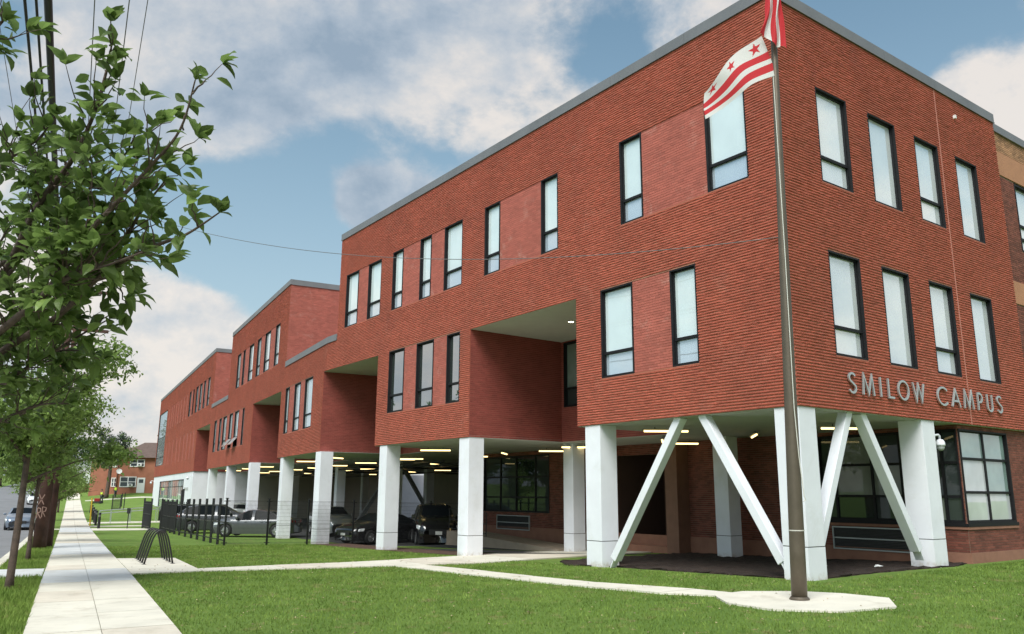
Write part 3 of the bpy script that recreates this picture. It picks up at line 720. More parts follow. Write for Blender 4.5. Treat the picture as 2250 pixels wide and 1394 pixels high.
bw.fbox(FF, 26.08, 26.19, -13, -.1, LOWB, BT); bw.fbox(FF, 77.45, 77.59, -19.8, -.05, 0, BT - .01); bw.fbox(FF, 8.3, 26.2, -13.1, -13, LOWB, BT); bw.fbox(FF, 33.8, 77.6, -13.1, -13, LOWB, BT)
bw.fbox(FF, -2.6, 77.5, -20.0, -19.9, SOF + .1, LOWB)
bw.build('rear_wall', M_mortar, school, world=True)
# --- copings in panels
def coping(F, s0, s1, zb_, zt, joints, n_=None, c='coping_panel', out=.055):
    js = [s0] + list(joints) + [s1]
    for a, e in zip(js[:-1], js[1:]):
        mb = MB(); mb.fbox(F, a + .003, e - .003, -.34, out + rnd.uniform(-.002, .002), zb_, zt); mb.fbox(F, a + .003, e - .003, out - .002, out + .012, zb_ - .012, zb_ + .02)
        mb.build(c, M_coping, school, world=True)
coping(FA, -.05, 23.66, BT - .005, CT, [2.6, 5.4, 8.2, 11.9, 14.6, 17.3, 20.6])
coping(FB, -.045, 11.24, BT - .005, CT, [2.4, 4.9, 7.55, 9.3])
coping(FF, 8.26, 26.24, BT - .005, CT, [11.3, 14.4, 17.5, 20.5, 23.4]); coping(FF, 33.76, 77.64, BT - .005, CT, list(np.arange(37, 76, 3.4)))
coping(FA, 23.64, 24.62, LOWB, LOWT, []); coping(FF, -.01, 8.28, LOWB, LOWT, [2.9, 5.7]); coping(FF, 26.22, 33.78, LOWB, LOWT, [28.8, 31.4])
for s_ in (8.3, 33.8): coping(Fr(FF.p(s_, 0, 0)[:2], -nF, -tF), .06, 12.9, BT - .005, CT - .002, [3, 6, 9], out=.04)
pj = MB(); pj.fbox(FB, 7.502, 7.548, -.02, .030, SOF, BT); pj.build('control_joint', mat('pinkish_sealant', (.50, .20, .15), .7), school, world=True)
for s_ in (7.0, 12.62): pj = MB(); pj.fbox(FA, s_, s_ + .02, -.01, .016, RTOP, BT); pj.build('control_joint', M_mortar, school, world=True)
# --- columns with a base joint
def column(F, s, o, w=.60, zt=SOF - .012, d=.6, base=None):
    x = F.p(s + w / 2, o - d / 2, 0); z0 = (gz(x[0], x[1]) if base is None else base) - .25; zj = z0 + .25 + .66
    c = MB(); c.fbox(F, s, s + w, o - d, o, zj + .008, zt); ob = c.build('column', M_white, school, world=True, bevel=.006)
    j = MB(); j.fbox(F, s + .006, s + w - .006, o - d + .006, o - .006, zj - .010, zj + .010); j.build('base_joint', M_trim, ob)
    l = MB(); l.fbox(F, s, s + w, o - d, o, z0, zj - .008); l.build('column_base', M_wbase, ob)
    return ob
for s_ in (.0, 6.16, 12.60, 18.44, 24.80): column(FA, s_ + .01, -.012)
for s_ in (7.60, 16.20, 24.2, 32.4): column(FF, s_, -.012)
column(FB, 5.01, -.012)
for s_, o_ in ((6.76, -5.9), (12.7, -4.6), (18.6, -8.0)): column(FA, s_, o_, w=.55, d=.55)
for s_, o_ in ((8.6, -6.6), (15.7, -5.4), (15.4, -11.5), (24, -6.5), (32, -6.5), (24, -12.5), (8, -12.5), (32, -12.5), (2.0, -13.5)): column(FF, s_, o_, w=.55, d=.55, base=LOTZ)
# --- raking braces
def brace(F, s0, z0, s1, z1, o=-.20, w=.20):
    a = Vector(F.p(s0, o, z0)); c = Vector(F.p(s1, o, z1))
    mb = MB(); mb.bar(a, c, w, .24, upv=tuple([F.n[0], F.n[1], 0])); ob = mb.build('brace', M_white, school, world=True, bevel=.012)
    g = MB(); d = (c - a).normalized()
    g.bar(a - d * .22 - Vector((0, 0, .05)), a + d * .2, .03, .20, upv=tuple([F.n[0], F.n[1], 0])); g.build('gusset_plate', M_white, ob)
    return ob
brace(FA, 5.85, .12, 3.42, 3.62); brace(FA, .72, .38, 2.72, 3.62)
brace(FB, .55, .62, 2.06, 3.62); brace(FB, 4.55, .52, 2.56, 3.62)
for (s0, o0, s1, o1) in ((15.9, -6.6, 15.9, -9.4), (15.9, -12.6, 15.9, -9.9), (10.5, -13.6, 10.5, -16.2)):
    mb = MB(); mb.bar(FF.p(s0, o0, LOTZ), FF.p(s1, o1, SOF), .24, .24); mb.build('brace', mat('grey_steel_paint', (.24, .25, .26), .6), school, world=True)
# --- white ground floor block at the far end
wb = MB(); gx = lambda s_: gz(*FF.p(s_, 0, 0)[:2]) - .4
hw = [(48.0, 69.4, -2, 2.98)]
backing(FF, 41.7, 77.6, -1.2, SOF, hw, wb, o=-.03)
wb.fbox(FF, 41.7, 41.95, -22.2, -.035, -1.2, SOF - .02)
wb.build('ground_floor_wall', M_white, school, world=True)
cw = MB(); cw.fbox(FF, -3.0, 33.4, -19.8, -19.6, -1.0, SOF - .03); cw.build('garage_wall', M_cream, school, world=True)
cw = MB(); cw.fbox(FF, 41.66, 41.70, -19.5, -5.5, -1.0, SOF - .03); cw.build('garage_wall', M_cream, school, world=True)
window(school, FF, 48.0, 69.4, -.6, 2.98, None, (G_far, G_blind, G_far, G_blue), dep=.07, vm=[48 + 21.4 * i / 12 for i in range(1, 12)], hm=[.1, 2.3], label='long ground floor shopfront glazing with many upright bars')
sg = MB()
for k in range(9): sg.fbox(FF, 44.3 + k * .31, 44.3 + k * .31 + .2, -.03, -.0, 1.95, 2.2)
tag(sg.build('wall_sign', mat('pale_grey_letters', (.45, .46, .46), .6), None), 'row of small pale letters on the white wall beside the far entrance', 'sign')
# --- letters
sign = empty('letter_sign', FB.p(5.5, .05, 4.2)); tag(sign, 'brushed steel letters reading SMILOW CAMPUS on the ribbed brick end wall', 'sign')
def arc(cx, cy, rx, ry, a0, a1, n=12): return [(cx + rx * math.cos(R(a0 + (a1 - a0) * i / n)), cy + ry * math.sin(R(a0 + (a1 - a0) * i / n))) for i in range(n + 1)]
def glyph(ch):
    if ch == 'S': return .40, [arc(.21, .76, .17, .215, 25, 90, 6) + arc(.21, .76, .17, .215, 90, 250, 10)[1:] + arc(.20, .245, .19, .22, 65, -60, 10) + arc(.20, .245, .19, .22, -60, -155, 7)[1:]]
    if ch == 'M': return .74, [[(.04, 0), (.12, 1), (.37, .06), (.62, 1), (.70, 0)]]
    if ch == 'I': return .12, [[(.06, 0), (.06, 1)]]
    if ch == 'L': return .40, [[(.06, 1), (.06, .035), (.40, .035)]]
    if ch == 'O': return .92, [arc(.46, .5, .43, .48, 0, 360, 30)]
    if ch == 'W': return .90, [[(.03, 1), (.25, .04), (.45, .93), (.65, .04), (.87, 1)]]
    if ch == 'C': return .72, [arc(.46, .5, .43, .48, 42, 318, 24)]
    if ch == 'A': return .70, [[(.03, 0), (.35, .96), (.67, 0)], [(.14, .33), (.56, .33)]]
    if ch == 'P': return .42, [[(.06, 0), (.06, .965), (.2, .965)] + arc(.2, .715, .2, .25, 90, -90, 12) + [(.06, .465)]]
    if ch == 'U': return .50, [[(.05, 1), (.05, .25)] + arc(.25, .22, .20, .20, 180, 360, 12) + [(.45, 1)]]
def stroke(mb, pts, F, s0, z0, H, wd, o0, o1):
    pts = [np.array(p_, float) * H for p_ in pts]; closed = np.linalg.norm(pts[0] - pts[-1]) < 1e-6
    n = len(pts); L, Rr = [], []
    for i in range(n):
        a = pts[i - 1] if i > 0 else (pts[-2] if closed else None); c = pts[i + 1] if i < n - 1 else (pts[1] if closed else None)
        ds = []
        if a is not None: ds.append((pts[i] - a) / (np.linalg.norm(pts[i] - a) + 1e-9))
        if c is not None: ds.append((c - pts[i]) / (np.linalg.norm(c - pts[i]) + 1e-9))
        d = sum(ds); d = d / (np.linalg.norm(d) + 1e-9); nn = np.array([-d[1], d[0]]); k = 1.0
        if len(ds) == 2:
            cs = max(.38, math.sqrt(max(0, (1 + float(ds[0] @ ds[1])) / 2))); k = 1 / cs
        L.append(pts[i] + nn * wd / 2 * k); Rr.append(pts[i] - nn * wd / 2 * k)
    for i in range(n - 1):
        q = [L[i], Rr[i], Rr[i + 1], L[i + 1]]
        mb.hexa([F.p(s0 + x[0], o0, z0 + x[1]) for x in q] + [F.p(s0 + x[0], o1, z0 + x[1]) for x in q])
LP = [(1.84, .28), (2.38, .50), (3.12, .055), (3.45, .27), (3.91, .49), (4.58, .56), (5.76, .46), (6.47, .46), (7.12, .54), (7.87, .29), (8.41, .34), (9.0, .28)]
for k, ch in enumerate('SMILOWCAMPUS'):
    w_, st = glyph(ch); mb = MB(); kx = LP[k][1] / (w_ * .46)
    for s_ in st: stroke(mb, [(x_ * kx, y_) for x_, y_ in s_], FB, LP[k][0], 4.005, .46, .048, .050, .088)
    mb.build('letter', M_steel, sign, world=True, label='letter ' + ch)

# ------------------------------------------------------------------ old wing behind and below
old = empty('old_school_wing', FA.p(.12, -7.0, 0)); tag(old, 'older brown brick school wing with black grid windows behind the white columns', 'building')
FO = Fr(FA.p(0, -7.0, 0)[:2], tA, nA); FR = Fr(FA.p(.12, -7.0, 0)[:2], -nA, -tA)    # front wall and right wall (s from the corner)
zt = SOF - .02; zc_, zw0, zw1 = .36, 1.08, 3.48
ohF = [(.16, 4.25, zw0, zw1), (17.07, 22.0, zw0 - .1, zw1 - .05), (9.9, 12.9, -1, 3.2)]
ohR = [(.0, 2.75, zw0, zw1)]
mb = MB(); backing(FO, .12, 22.3, -.8, zt, ohF, mb); backing(FR, 0, 26, -.8, zt, ohR, mb); backing(Fr(FO.p(22.3, 0, 0)[:2], -nA, tA), 0, 16, -1, zt, [], mb)
backing(FR, 4.0, 40, zt, 13.1, [(5.5, 7.4, 9.3, 11.6), (9, 11, 9.3, 11.6), (5.5, 7.4, 5.2, 7.4)], mb); mb.build('wall', M_oldmortar, old, world=True)
add_bricks(old, M_oldbrick, FO, .125, 22.3, zc_, zt, ohF + [(3.9, 1.6, 0, 1)], prot=.007, jit=.001, prof='flat')
add_bricks(old, M_oldbrick, FR, 0, 26, zc_, zt, ohR, prot=.007, jit=.001, prof='flat')
add_bricks(old, M_tanbrick, FR, 4.2, 14, 12.45, 13.05, [], prot=.007, jit=.001, prof='flat')
add_bricks(old, M_oldbrick, FR, 4.2, 14, zt, 11.6, [(5.5, 7.4, 9.3, 11.6), (4, 15, 7.45, 8.2), (5.5, 7.4, 5.2, 7.4)], prot=.007, jit=.001, prof='flat')
bs_ = MB(); bs_.fbox(FO, .125, 22.3, .0, .03, -.8, zc_); bs_.fbox(FR, -.03, 26, .0, .032, -.8, zc_); bs_.build('plinth', M_stone, old, world=True)
bb_ = MB(); bb_.fbox(FR, 4.2, 8.2, 0, .03, 11.62, 12.42); bb_.fbox(FR, 8.22, 14, 0, .03, 11.62, 12.42); bb_.fbox(FR, 4.2, 14, 0, .03, 7.47, 8.18); bb_.build('stone_band', mat('tan_stone_band', (.42, .20, .11), .85, var=.08), old, world=True)
js_ = MB(); js_.fbox(FR, 4.2, 14, -.3, .07, 13.06, 13.32); js_.build('coping', M_coping, old, world=True)
rr = MB(); rr.fbox(FR, 4.2, 40, -22, -.3, 12.8, 13.0); rr.build('roof', mat('grey_roof_membrane', (.3, .3, .3), .9), old, world=True)
window(old, FO, .16, 4.25, zw0, zw1, None, (G_shade, G_green2, G_shade, G_dark2, G_shade, G_shade, G_dark2, G_green2, G_green2, G_shade, G_shade, G_shade), vm=[.62 + .0, 1.75, 2.6, 3.75], hm=[1.75, 2.62], dep=.1)
window(old, FO, 17.07, 22.0, zw0 - .1, zw1 - .05, None, (G_shade, G_dark2, G_shade, G_shade), vm=[18.1, 19.5, 20.7], hm=[1.62, 2.5], dep=.1)
window(old, FR, 0.02, 2.75, zw0, zw1, None, (G_paper, G_paper, G_paper, G_green, G_green, G_green), vm=[1.42], hm=[1.86, 2.72], dep=.1, label='black framed corner window half covered with white paper')
window(old, FR, 5.5, 7.4, 9.3, 11.55, None, (G_mirror, G_mirror), hm=[10.2, 9.75], vm=[]); window(old, FR, 5.5, 7.4, 5.2, 7.4, None, (G_mirror, G_mirror), hm=[6.2])
sk = MB(); sk.fbox(FR, -.04, 2.8, 0, .05, 1.0, zw0); sk.fbox(FO, .1, 4.3, 0, .05, 1.0, zw0); sk.build('window_sill', M_black, old, world=True)
s2 = MB(); s2.fbox(FR, -.03, 2.8, 0, .04, .93, 1.0); s2.fbox(FO, .1, 4.3, 0, .038, .93, 1.0); s2.build('stone_sill', M_stone, old, world=True)
# entry recess and pilasters
en = MB(); en.fbox(FO, 9.9, 12.9, -2.6, -2.5, -.5, 3.3); en.fbox(FO, 9.88, 9.9, -2.6, 0, -.5, 3.3); en.fbox(FO, 12.9, 12.92, -2.6, 0, -.5, 3.3); en.build('entry_recess', mat('shade_darkened_render', (.09, .05, .04), .9), old, world=True)  # recess walls coloured darker to stand for the deep shade inside
dr = MB(); dr.fbox(FO, 10.4, 11.35, -2.49, -2.44, .15, 2.4); dr.fbox(FO, 11.4, 12.35, -2.49, -2.44, .15, 2.4); dr.build('door', M_black, old, world=True)
st_ = MB(); st_.fbox(FO, 9.95, 12.9, -2.4, .35, -.3, .0); st_.fbox(FO, 9.95, 12.9, -2.4, .0, -.0, .14); st_.build('step', M_stone, old, world=True)
pl_ = MB(); pl_.fbox(FO, 9.35, 9.9, .0, .6, -.5, zt); pl2 = MB(); pl2.fbox(FO, 12.95, 13.5, .0, .6, -.5, zt); pl2.build('pilaster', mat('brown_render', (.21, .11, .075), .85, var=.1), old, world=True); pl_.build('pilaster', mat('brown_render', (.21, .11, .075), .85, var=.1), old, world=True)
def louver(F, s0, s1, z0, z1):
    f = MB(); w = .035
    f.fbox(F, s0, s1, 0, .06, z0, z0 + w); f.fbox(F, s0, s1, 0, .06, z1 - w, z1); f.fbox(F, s0, s0 + w, 0, .06, z0 + w, z1 - w); f.fbox(F, s1 - w, s1, 0, .06, z0 + w, z1 - w); f.fbox(F, s0 + w, s1 - w, 0, .058, (z0 + z1) / 2 - w / 2, (z0 + z1) / 2 + w / 2)
    o = f.build('louver', mat('aluminium_frame', (.45, .48, .48), .5, metal=.3), old, world=True)
    g = MB(); g.fbox(F, s0 + w, s1 - w, 0, .02, z0 + w, z1 - w); g.build('grille_back', M_trim, o)
    for i in range(14):
        zz = z0 + w + (z1 - z0 - 2 * w) * (i + .5) / 14
        if abs(zz - (z0 + z1) / 2) < .03: continue
        q = MB(); q.hexa([F.p(s0 + w, .02, zz), F.p(s1 - w, .02, zz), F.p(s1 - w, .05, zz - .015), F.p(s0 + w, .05, zz - .015), F.p(s0 + w, .02, zz + .006), F.p(s1 - w, .02, zz + .006), F.p(s1 - w, .05, zz - .009), F.p(s0 + w, .05, zz - .009)]); q.build('slat', mat('dark_grille', (.07, .07, .07), .6), o)
louver(FO, 1.4, 3.92, .27, 1.0 - .1); louver(FO, 18.4, 20.85, .22, .84)
rmp = MB(); rmp.hexa([FO.p(13.6, .9, -.5), FO.p(21.5, .9, -.6), FO.p(21.5, 2.4, -.6), FO.p(13.6, 2.4, -.5), FO.p(13.6, .9, -.22), FO.p(21.5, .9, .18), FO.p(21.5, 2.4, .18), FO.p(13.6, 2.4, -.22)])
tag(rmp.build('access_ramp', mat('ramp_concrete', (.34, .27, .21), .9, var=.1), None), 'brown concrete access ramp below the shaded grid window', 'ramp')
rl = MB()
for s_ in (18.4, 19.8, 21.3):
    zz = -.22 + (s_ - 13.6) / 7.9 * .4; rl.bar(FO.p(s_, 2.3, zz), FO.p(s_, 2.3, zz + .95), .035)
for dz in (.95, .5, .12): rl.bar(FO.p(18.4, 2.3, .03 + dz), FO.p(21.3, 2.3, .17 + dz), .03)
tag(rl.build('ramp_railing', M_dkpaint), 'dark metal railing on the access ramp', 'railing')

# ------------------------------------------------------------------ lights under the soffit
lt0 = empty('ceiling_light', (0, 0, 0)); hmb = MB(); hmb.box(-.64, .64, -.07, .07, -.03, .0); hmb.build('housing', M_fix, lt0)
tmb = MB(); tmb.tube([(-.60, 0, -.055), (.60, 0, -.055)], .028, 8); tmb.build('tube', M_tube, lt0)
for sx in (-.3, .3):
    c_ = MB(); c_.box(sx - .01, sx + .01, -.01, .01, 0, .06); c_.build('hanger', M_trim, lt0)
LPOS = [(5.26, 1.6, 0), (8.25, 4.6, 1), (8.76, 6.0, 0), (4.9, 4.9, 1), (1.7, 4.4, 0), (18.1, 2.0, 0), (26.0, 5.3, 0), (15.4, 5.9, 0), (12.7, 4.85, 0), (18.4, 5.6, 1), (12.5, 5.9, 1), (21.6, 6.2, 0)]
first = True; lights = []
def place_light(x, y, ang, lab, zl=3.50):
    global first
    o = lt0 if first else clone(lt0); first = False
    o.location = (x, y, zl); o.rotation_euler = (0, 0, ang); tag(o, lab, 'ceiling light', 'strip lights under the school'); lights.append(o)
near_txt = ['strip light between the two left braces under the corner', 'foreshortened strip light left of the rear column', 'strip light behind the left brace top', 'short looking strip light right of the inner column', 'strip light above the right pair of braces',
            'strip light just left of the third column from the corner', 'strip light partly behind the fourth column', 'strip light above the shaded grid window', 'strip light left of the second column', 'foreshortened light above the grid window',
            'foreshortened light deep beside the left brace', 'strip light against the top of the grid window']
for (s_, b_, o_), tx in zip(LPOS, near_txt):
    p_ = FA.p(s_, -b_, 0); place_light(p_[0], p_[1], (0 if o_ == 0 else R(80)) + R(rnd.uniform(-1, 1)), tx)
ROWN = ['front row', 'second row', 'third row', 'rearmost row']; ORD = ['fifth', 'sixth', 'seventh', 'eighth', 'ninth', 'tenth', 'eleventh', 'twelfth', 'last']
k = 0
for si, s_ in enumerate(np.arange(3.0, 41, 5.6)):
    for ri, b_ in enumerate((1.6, 5.0, 9.0, 14.5)):
        if b_ < 4.2 and (0 < s_ % 100 < .6 or 8.8 < s_ < 16.7 or 33.7 < s_ < 41.7): continue
        p_ = FF.p(s_ + rnd.uniform(-.5, .5), -b_, 0)
        place_light(p_[0], p_[1], (R(2) if k % 3 else R(70)), f'strip light in the {ROWN[ri]} of the car park, {ORD[si]} bay from the corner'); k += 1
for i, (s_, b_) in enumerate(((9.55, 1.9), (8.6, 2.4))):
    e = MB(); e.lathe([(.0, -.004), (.085, -.004)], FA.p(s_, -b_, RTOP - .002), 16)
    o = e.build('downlight', M_lamp); tag(o, 'round downlight in the recess ceiling, ' + ('nearer the corner' if i else 'nearer the deep brick wall'), 'downlight')
    rg = MB(); rg.lathe([(.085, -.001), (.11, -.012), (.115, 0)], FA.p(s_, -b_, RTOP - .001), 16); rg.build('rim', M_hwhite, o)
# pipes under the garage ceiling
pp = empty('pipe_run', FF.p(4, -6, 3.2)); tag(pp, 'dark horizontal pipes hung under the car park ceiling', 'pipes')
for (a, c, z_, r_) in (((-1, -5.5), (40, -5.5), 3.25, .05), ((-1, -6.2), (36, -6.2), 3.15, .035), ((-2, -9.5), (40, -9.3), 3.28, .06), ((8, -4.3), (8, -18), 3.2, .05), ((20, -4.3), (20, -18), 3.22, .05), ((-2, -11), (40, -11), 3.1, .03)):
    t_ = MB(); t_.tube([FF.p(a[0], a[1], z_), FF.p(c[0], c[1], z_)], r_, 8); t_.build('pipe', M_trim, pp, world=True)
# ------------------------------------------------------------------ dome cameras
def dome_cam(F, s, o, z_, lab, flip=1):
    root = empty('security_camera', F.p(s, o, z_)); tag(root, lab, 'security camera', 'dome cameras on the white columns and wall')
    pl = MB(); pl.fbox(F, s - .06, s + .06, o, o + .03, z_ - .1, z_ + .08); pl.build('wall_plate', M_white, root, world=True)
    a = MB(); a.tube([F.p(s, o + .02, z_), F.p(s, o + .14, z_ + .03), F.p(s + .0, o + .30, z_ + .05), F.p(s, o + .36, z_ + .02), F.p(s, o + .37, z_ - .06)], .028, 10); a.build('arm', M_white, root, world=True, smooth=True)
    c = F.p(s, o + .37, z_ - .06)
    h = MB(); h.lathe([(.02, 0), (.07, -.01), (.105, -.06), (.115, -.12), (.118, -.16), (.10, -.165)], c, 18); h.build('housing', M_white, root, world=True, smooth=True)
    d = MB(); d.lathe([(.095, -.165), (.092, -.22), (.065, -.27), (.02, -.29), (0.001, -.291)], c, 18); d.build('dome', mat('smoked_dome', (.45, .47, .48), .12), root, world=True, smooth=True)
dome_cam(Fr(FB.p(5.63, -.10, 0)[:2], -tA, -nA), 0, 0, 3.22, 'white dome camera on the side of the rightmost white column')
Fc5 = Fr(FA.p(25.4, -.012, 0)[:2], -nA, tA)
dome_cam(Fc5, .25, 0, 3.35, 'white dome camera on the column beside the mesh fence')
dome_cam(FF, 42.3, -.03, 3.2, 'white dome camera near the edge of the far white wall')
dome_cam(FF, 77.2, -.03, 3.1, 'white dome camera at the far end of the white wall')
wl = MB(); wl.fbox(FB, 8.54, 8.62, 0, .09, 12.6, 12.7); tag(wl.build('wall_fitting', M_hwhite), 'small round fitting high on the end wall right of the pink joint', 'wall fitting')

# ------------------------------------------------------------------ flagpole and flags
PX, PY = 4.72, 13.9
fp = empty('flagpole', (PX, PY, gz(PX, PY) + .03)); tag(fp, 'tall bronze flagpole standing on its concrete apron', 'flagpole')
sh = MB(); zs = [0.02, .8, 1.6, 3, 5, 7, 9, 10.5, 12.5]; lean = lambda h: PX + .022 * h
sh.tube([(lean(h), PY, h + .05) for h in zs], [.128, .125, .120, .108, .093, .078, .063, .055, .045], 28); sh.build('shaft', M_pole, fp, world=True, smooth=True)
cl = MB(); cl.lathe([(.16, .0), (.16, .02), (.13, .05)], (PX, PY, gz(PX, PY) + .03), 24); cl.build('base_collar', M_pole, fp, world=True)
bd = MB(); bd.lathe([(.123, 0), (.129, 0), (.129, .018), (.123, .018)], (lean(1.18), PY, 1.18), 20); bd.build('tie_band', mat('pale_cord', (.55, .53, .48), .8), fp, world=True)
rp = MB(); rp.tube([(lean(9.5) - .06, PY - .04, 9.5), (lean(6) + -.02, PY - .12, 6), (lean(3.2) + .01, PY - .135, 3.2), (lean(2.4) + .05, PY - .14, 2.4), (lean(1.7) + .11, PY - .13, 1.75), (lean(1.7) + .135, PY - .12, 1.68), (lean(1.7) + .09, PY - .13, 1.66)], .008, 6); rp.build('halyard', mat('white_rope', (.62, .60, .55), .8), fp, world=True)
M_fw = mat('white_flag_cloth', (.78, .78, .76), .8, trans=.35); M_fr = mat('red_flag_cloth', (.62, .035, .045), .8, trans=.35)
def cloth(name, ctrl, nu, nv, colf, wave, mats, label):
    # ctrl: 4 edge curves top(u), bottom(u); each a list of points -> ruled patch, with folds
    top, bot = ctrl
    def ev(c, t):
        x = t * (len(c) - 1); i = min(int(x), len(c) - 2); f = x - i; a, d = np.array(c[i]), np.array(c[i + 1])
        p0 = np.array(c[max(i - 1, 0)]); p3 = np.array(c[min(i + 2, len(c) - 1)])
        return .5 * ((2 * a) + (-p0 + d) * f + (2 * p0 - 5 * a + 4 * d - p3) * f * f + (-p0 + 3 * a - 3 * d + p3) * f ** 3)
    V = []; Fc = []; mi = []
    for i in range(nu + 1):
        A_, B_ = ev(top, i / nu), ev(bot, i / nu)
        for j in range(nv + 1):
            p_ = A_ * (1 - j / nv) + B_ * j / nv; p_ = p_ + np.array(wave(i / nu, j / nv)); V.append(tuple(p_))
    for i in range(nu):
        for j in range(nv):
            Fc.append((i * (nv + 1) + j, (i + 1) * (nv + 1) + j, (i + 1) * (nv + 1) + j + 1, i * (nv + 1) + j + 1)); mi.append(colf((i + .5) / nu, (j + .5) / nv))
    me = bpy.data.meshes.new(name); me.from_pydata(V, [], Fc)
    for mm in mats: me.materials.append(mm)
    me.polygons.foreach_set('material_index', mi); me.polygons.foreach_set('use_smooth', [True] * len(Fc)); me.update()
    o = bpy.data.objects.new(name, me); COL.objects.link(o); return tag(o, label, 'flag')
def star(u, v, cu, cv, r, asp):
    x = (u - cu) * asp; y = v - cv; a = math.atan2(x, -y); d = math.hypot(x, y)
    k = 2 * math.pi / 5; a = (a + k / 2) % k - k / 2; a = abs(a)
    # edge of a five pointed star
    ro, ri = r, r * .382; x0, y0 = ro, 0; x1, y1 = ri * math.cos(math.pi / 5), ri * math.sin(math.pi / 5)
    px_, py_ = d * math.cos(a), d * math.sin(a)
    return (x1 - x0) * (py_ - y0) - (y1 - y0) * (px_ - x0) > 0
def dc(u, v):
    if any(star(u, v, c_, .19, .15, 1.9) for c_ in (.16, .5, .84)): return 1
    return 1 if (.37 < v < .57) or (.70 < v < .88) else 0
cloth('district_flag', ([(4.70, 13.86, 10.26), (4.24, 13.80, 9.92), (3.88, 13.84, 9.50), (3.58, 13.86, 9.12)], [(4.92, 13.84, 9.46), (4.42, 13.78, 9.18), (3.98, 13.82, 8.84), (3.57, 13.88, 8.56)]), 120, 80, dc,
      lambda u, v: (.02 * math.sin(9 * u + 3 * v), .07 * math.sin(7.5 * u + 2.2 * v) * (.3 + u), .012 * math.sin(11 * v + 6 * u)), [M_fw, M_fr], 'white flag with two red bars and red stars blowing left from the pole')
def us(u, v): return 1 if (v * 5) % 2 < 1 else 0
cloth('striped_flag', ([(4.86, 13.80, 11.75), (4.80, 13.80, 11.0), (4.72, 13.80, 10.55), (4.62, 13.80, 10.20)], [(5.10, 13.80, 11.7), (5.09, 13.80, 11.0), (5.07, 13.80, 10.4), (5.10, 13.80, 9.85)]), 70, 60, us,
      lambda u, v: (.014 * math.sin(11 * u + 7 * v), .05 * math.sin(v * 13 + u * 5) - .10, .05 * math.sin(v * 9) * u), [M_fw, M_fr], 'limp red and white striped flag hanging at the top of the pole')

# ------------------------------------------------------------------ bike rack
rk = empty('bike_rack', (*PQ(2.3, 26.2), gz(*PQ(2.3, 26.2)) + .04)); tag(rk, 'black bike rack of five leaning pipe hoops on the concrete pad', 'bike rack')
for i in range(5):
    q_ = 24.75 + i * .70; z0 = gz(*PQ(2.3, q_)) + .04
    pts = []; w_ = .36; hgt = .88
    for (x, zz) in [(-w_, 0), (-w_ * .82, .28), (-w_ * .62, .56), (-w_ * .50, .70), (-w_ * .36, .80), (-w_ * .18, .865), (0, .88), (w_ * .18, .865), (w_ * .36, .80), (w_ * .50, .70), (w_ * .62, .56), (w_ * .82, .28), (w_, 0)]:
        pts.append((*PQ(2.32 + x, q_), z0 + zz))
    t_ = MB(); t_.tube(pts, .024, 12); ho = t_.build('hoop', M_dkpaint, rk, world=True, smooth=True)
    for sx in (-w_, w_):
        f_ = MB(); f_.lathe([(.001, .008), (.06, .008), (.06, 0)], (*PQ(2.32 + sx, q_), z0 - .002), 12); f_.build('foot_plate', M_wire, ho)

# ------------------------------------------------------------------ fences
mf = empty('mesh_fence', (*PQ(9, 36.5), -.4)); tag(mf, 'black welded mesh fence with square posts before the parked cars', 'fence')
posts = [5.88, 7.62, 9.34, 11.38, 13.25, 15.12, 17.0]
FQ = 36.52
for k, p_ in enumerate(posts):
    z0 = float(gz_pq(p_, FQ)); mb = MB(); x, y = PQ(p_, FQ); mb.tube([(x, y, z0 - .1), (x, y, z0 + 1.92)], .045, 4); mb.box(x - .055, x + .055, y - .055, y + .055, z0 + 1.92, z0 + 1.95)
    for zz in (.12, .95, 1.82):
        a_ = PQ(p_ - .12, FQ - .05); c_ = PQ(p_ + .12, FQ - .05); mb.bar((*a_, z0 + zz), (*c_, z0 + zz), .03)
    mb.build('post', M_dkpaint, mf, world=True)
M_wire2 = mat('black_mesh_wire', (.02, .02, .022), .5)
for a, c in zip(posts[:-1], posts[1:]):
    mb = MB(); za, zb_ = float(gz_pq(a, FQ)), float(gz_pq(c, FQ)); n = int((c - a) / .052)
    for i in range(1, n):
        t_ = i / n; pp_ = PQ(a + (c - a) * t_, FQ - .05); zz = za + (zb_ - za) * t_; mb.bar((*pp_, zz + .06), (*pp_, zz + 1.84), .0055)
    for i in range(12):
        h = .08 + 1.74 * i / 11; mb.bar((*PQ(a, FQ - .056), za + h), (*PQ(c, FQ - .056), zb_ + h), .0055)
        if i in (0, 5, 11): mb.bar((*PQ(a, FQ - .066), za + h + .03), (*PQ(c, FQ - .066), zb_ + h + .03), .006)
    o = mb.build('mesh_panel', M_wire2, mf, world=True)
pf = empty('picket_fence', (*PQ(5.8, 45), -.5)); tag(pf, 'black steel picket fence running from the mesh corner post to the gates', 'fence')
def pk_p(q_): return 5.86 - (q_ - 36.5) * .022
qq = [37.9, 39.6, 41.4, 43.4, 45.3, 47.4, 49.6, 51.6, 53.5, 55.6, 57.6]
for i, q_ in enumerate(qq):
    x, y = PQ(pk_p(q_), q_); z0 = gz(x, y); mb = MB(); mb.box(x - .045, x + .045, y - .045, y + .045, z0 - .1, z0 + 1.95); mb.build('post', M_dkpaint, pf, world=True)
alls = [36.6] + qq
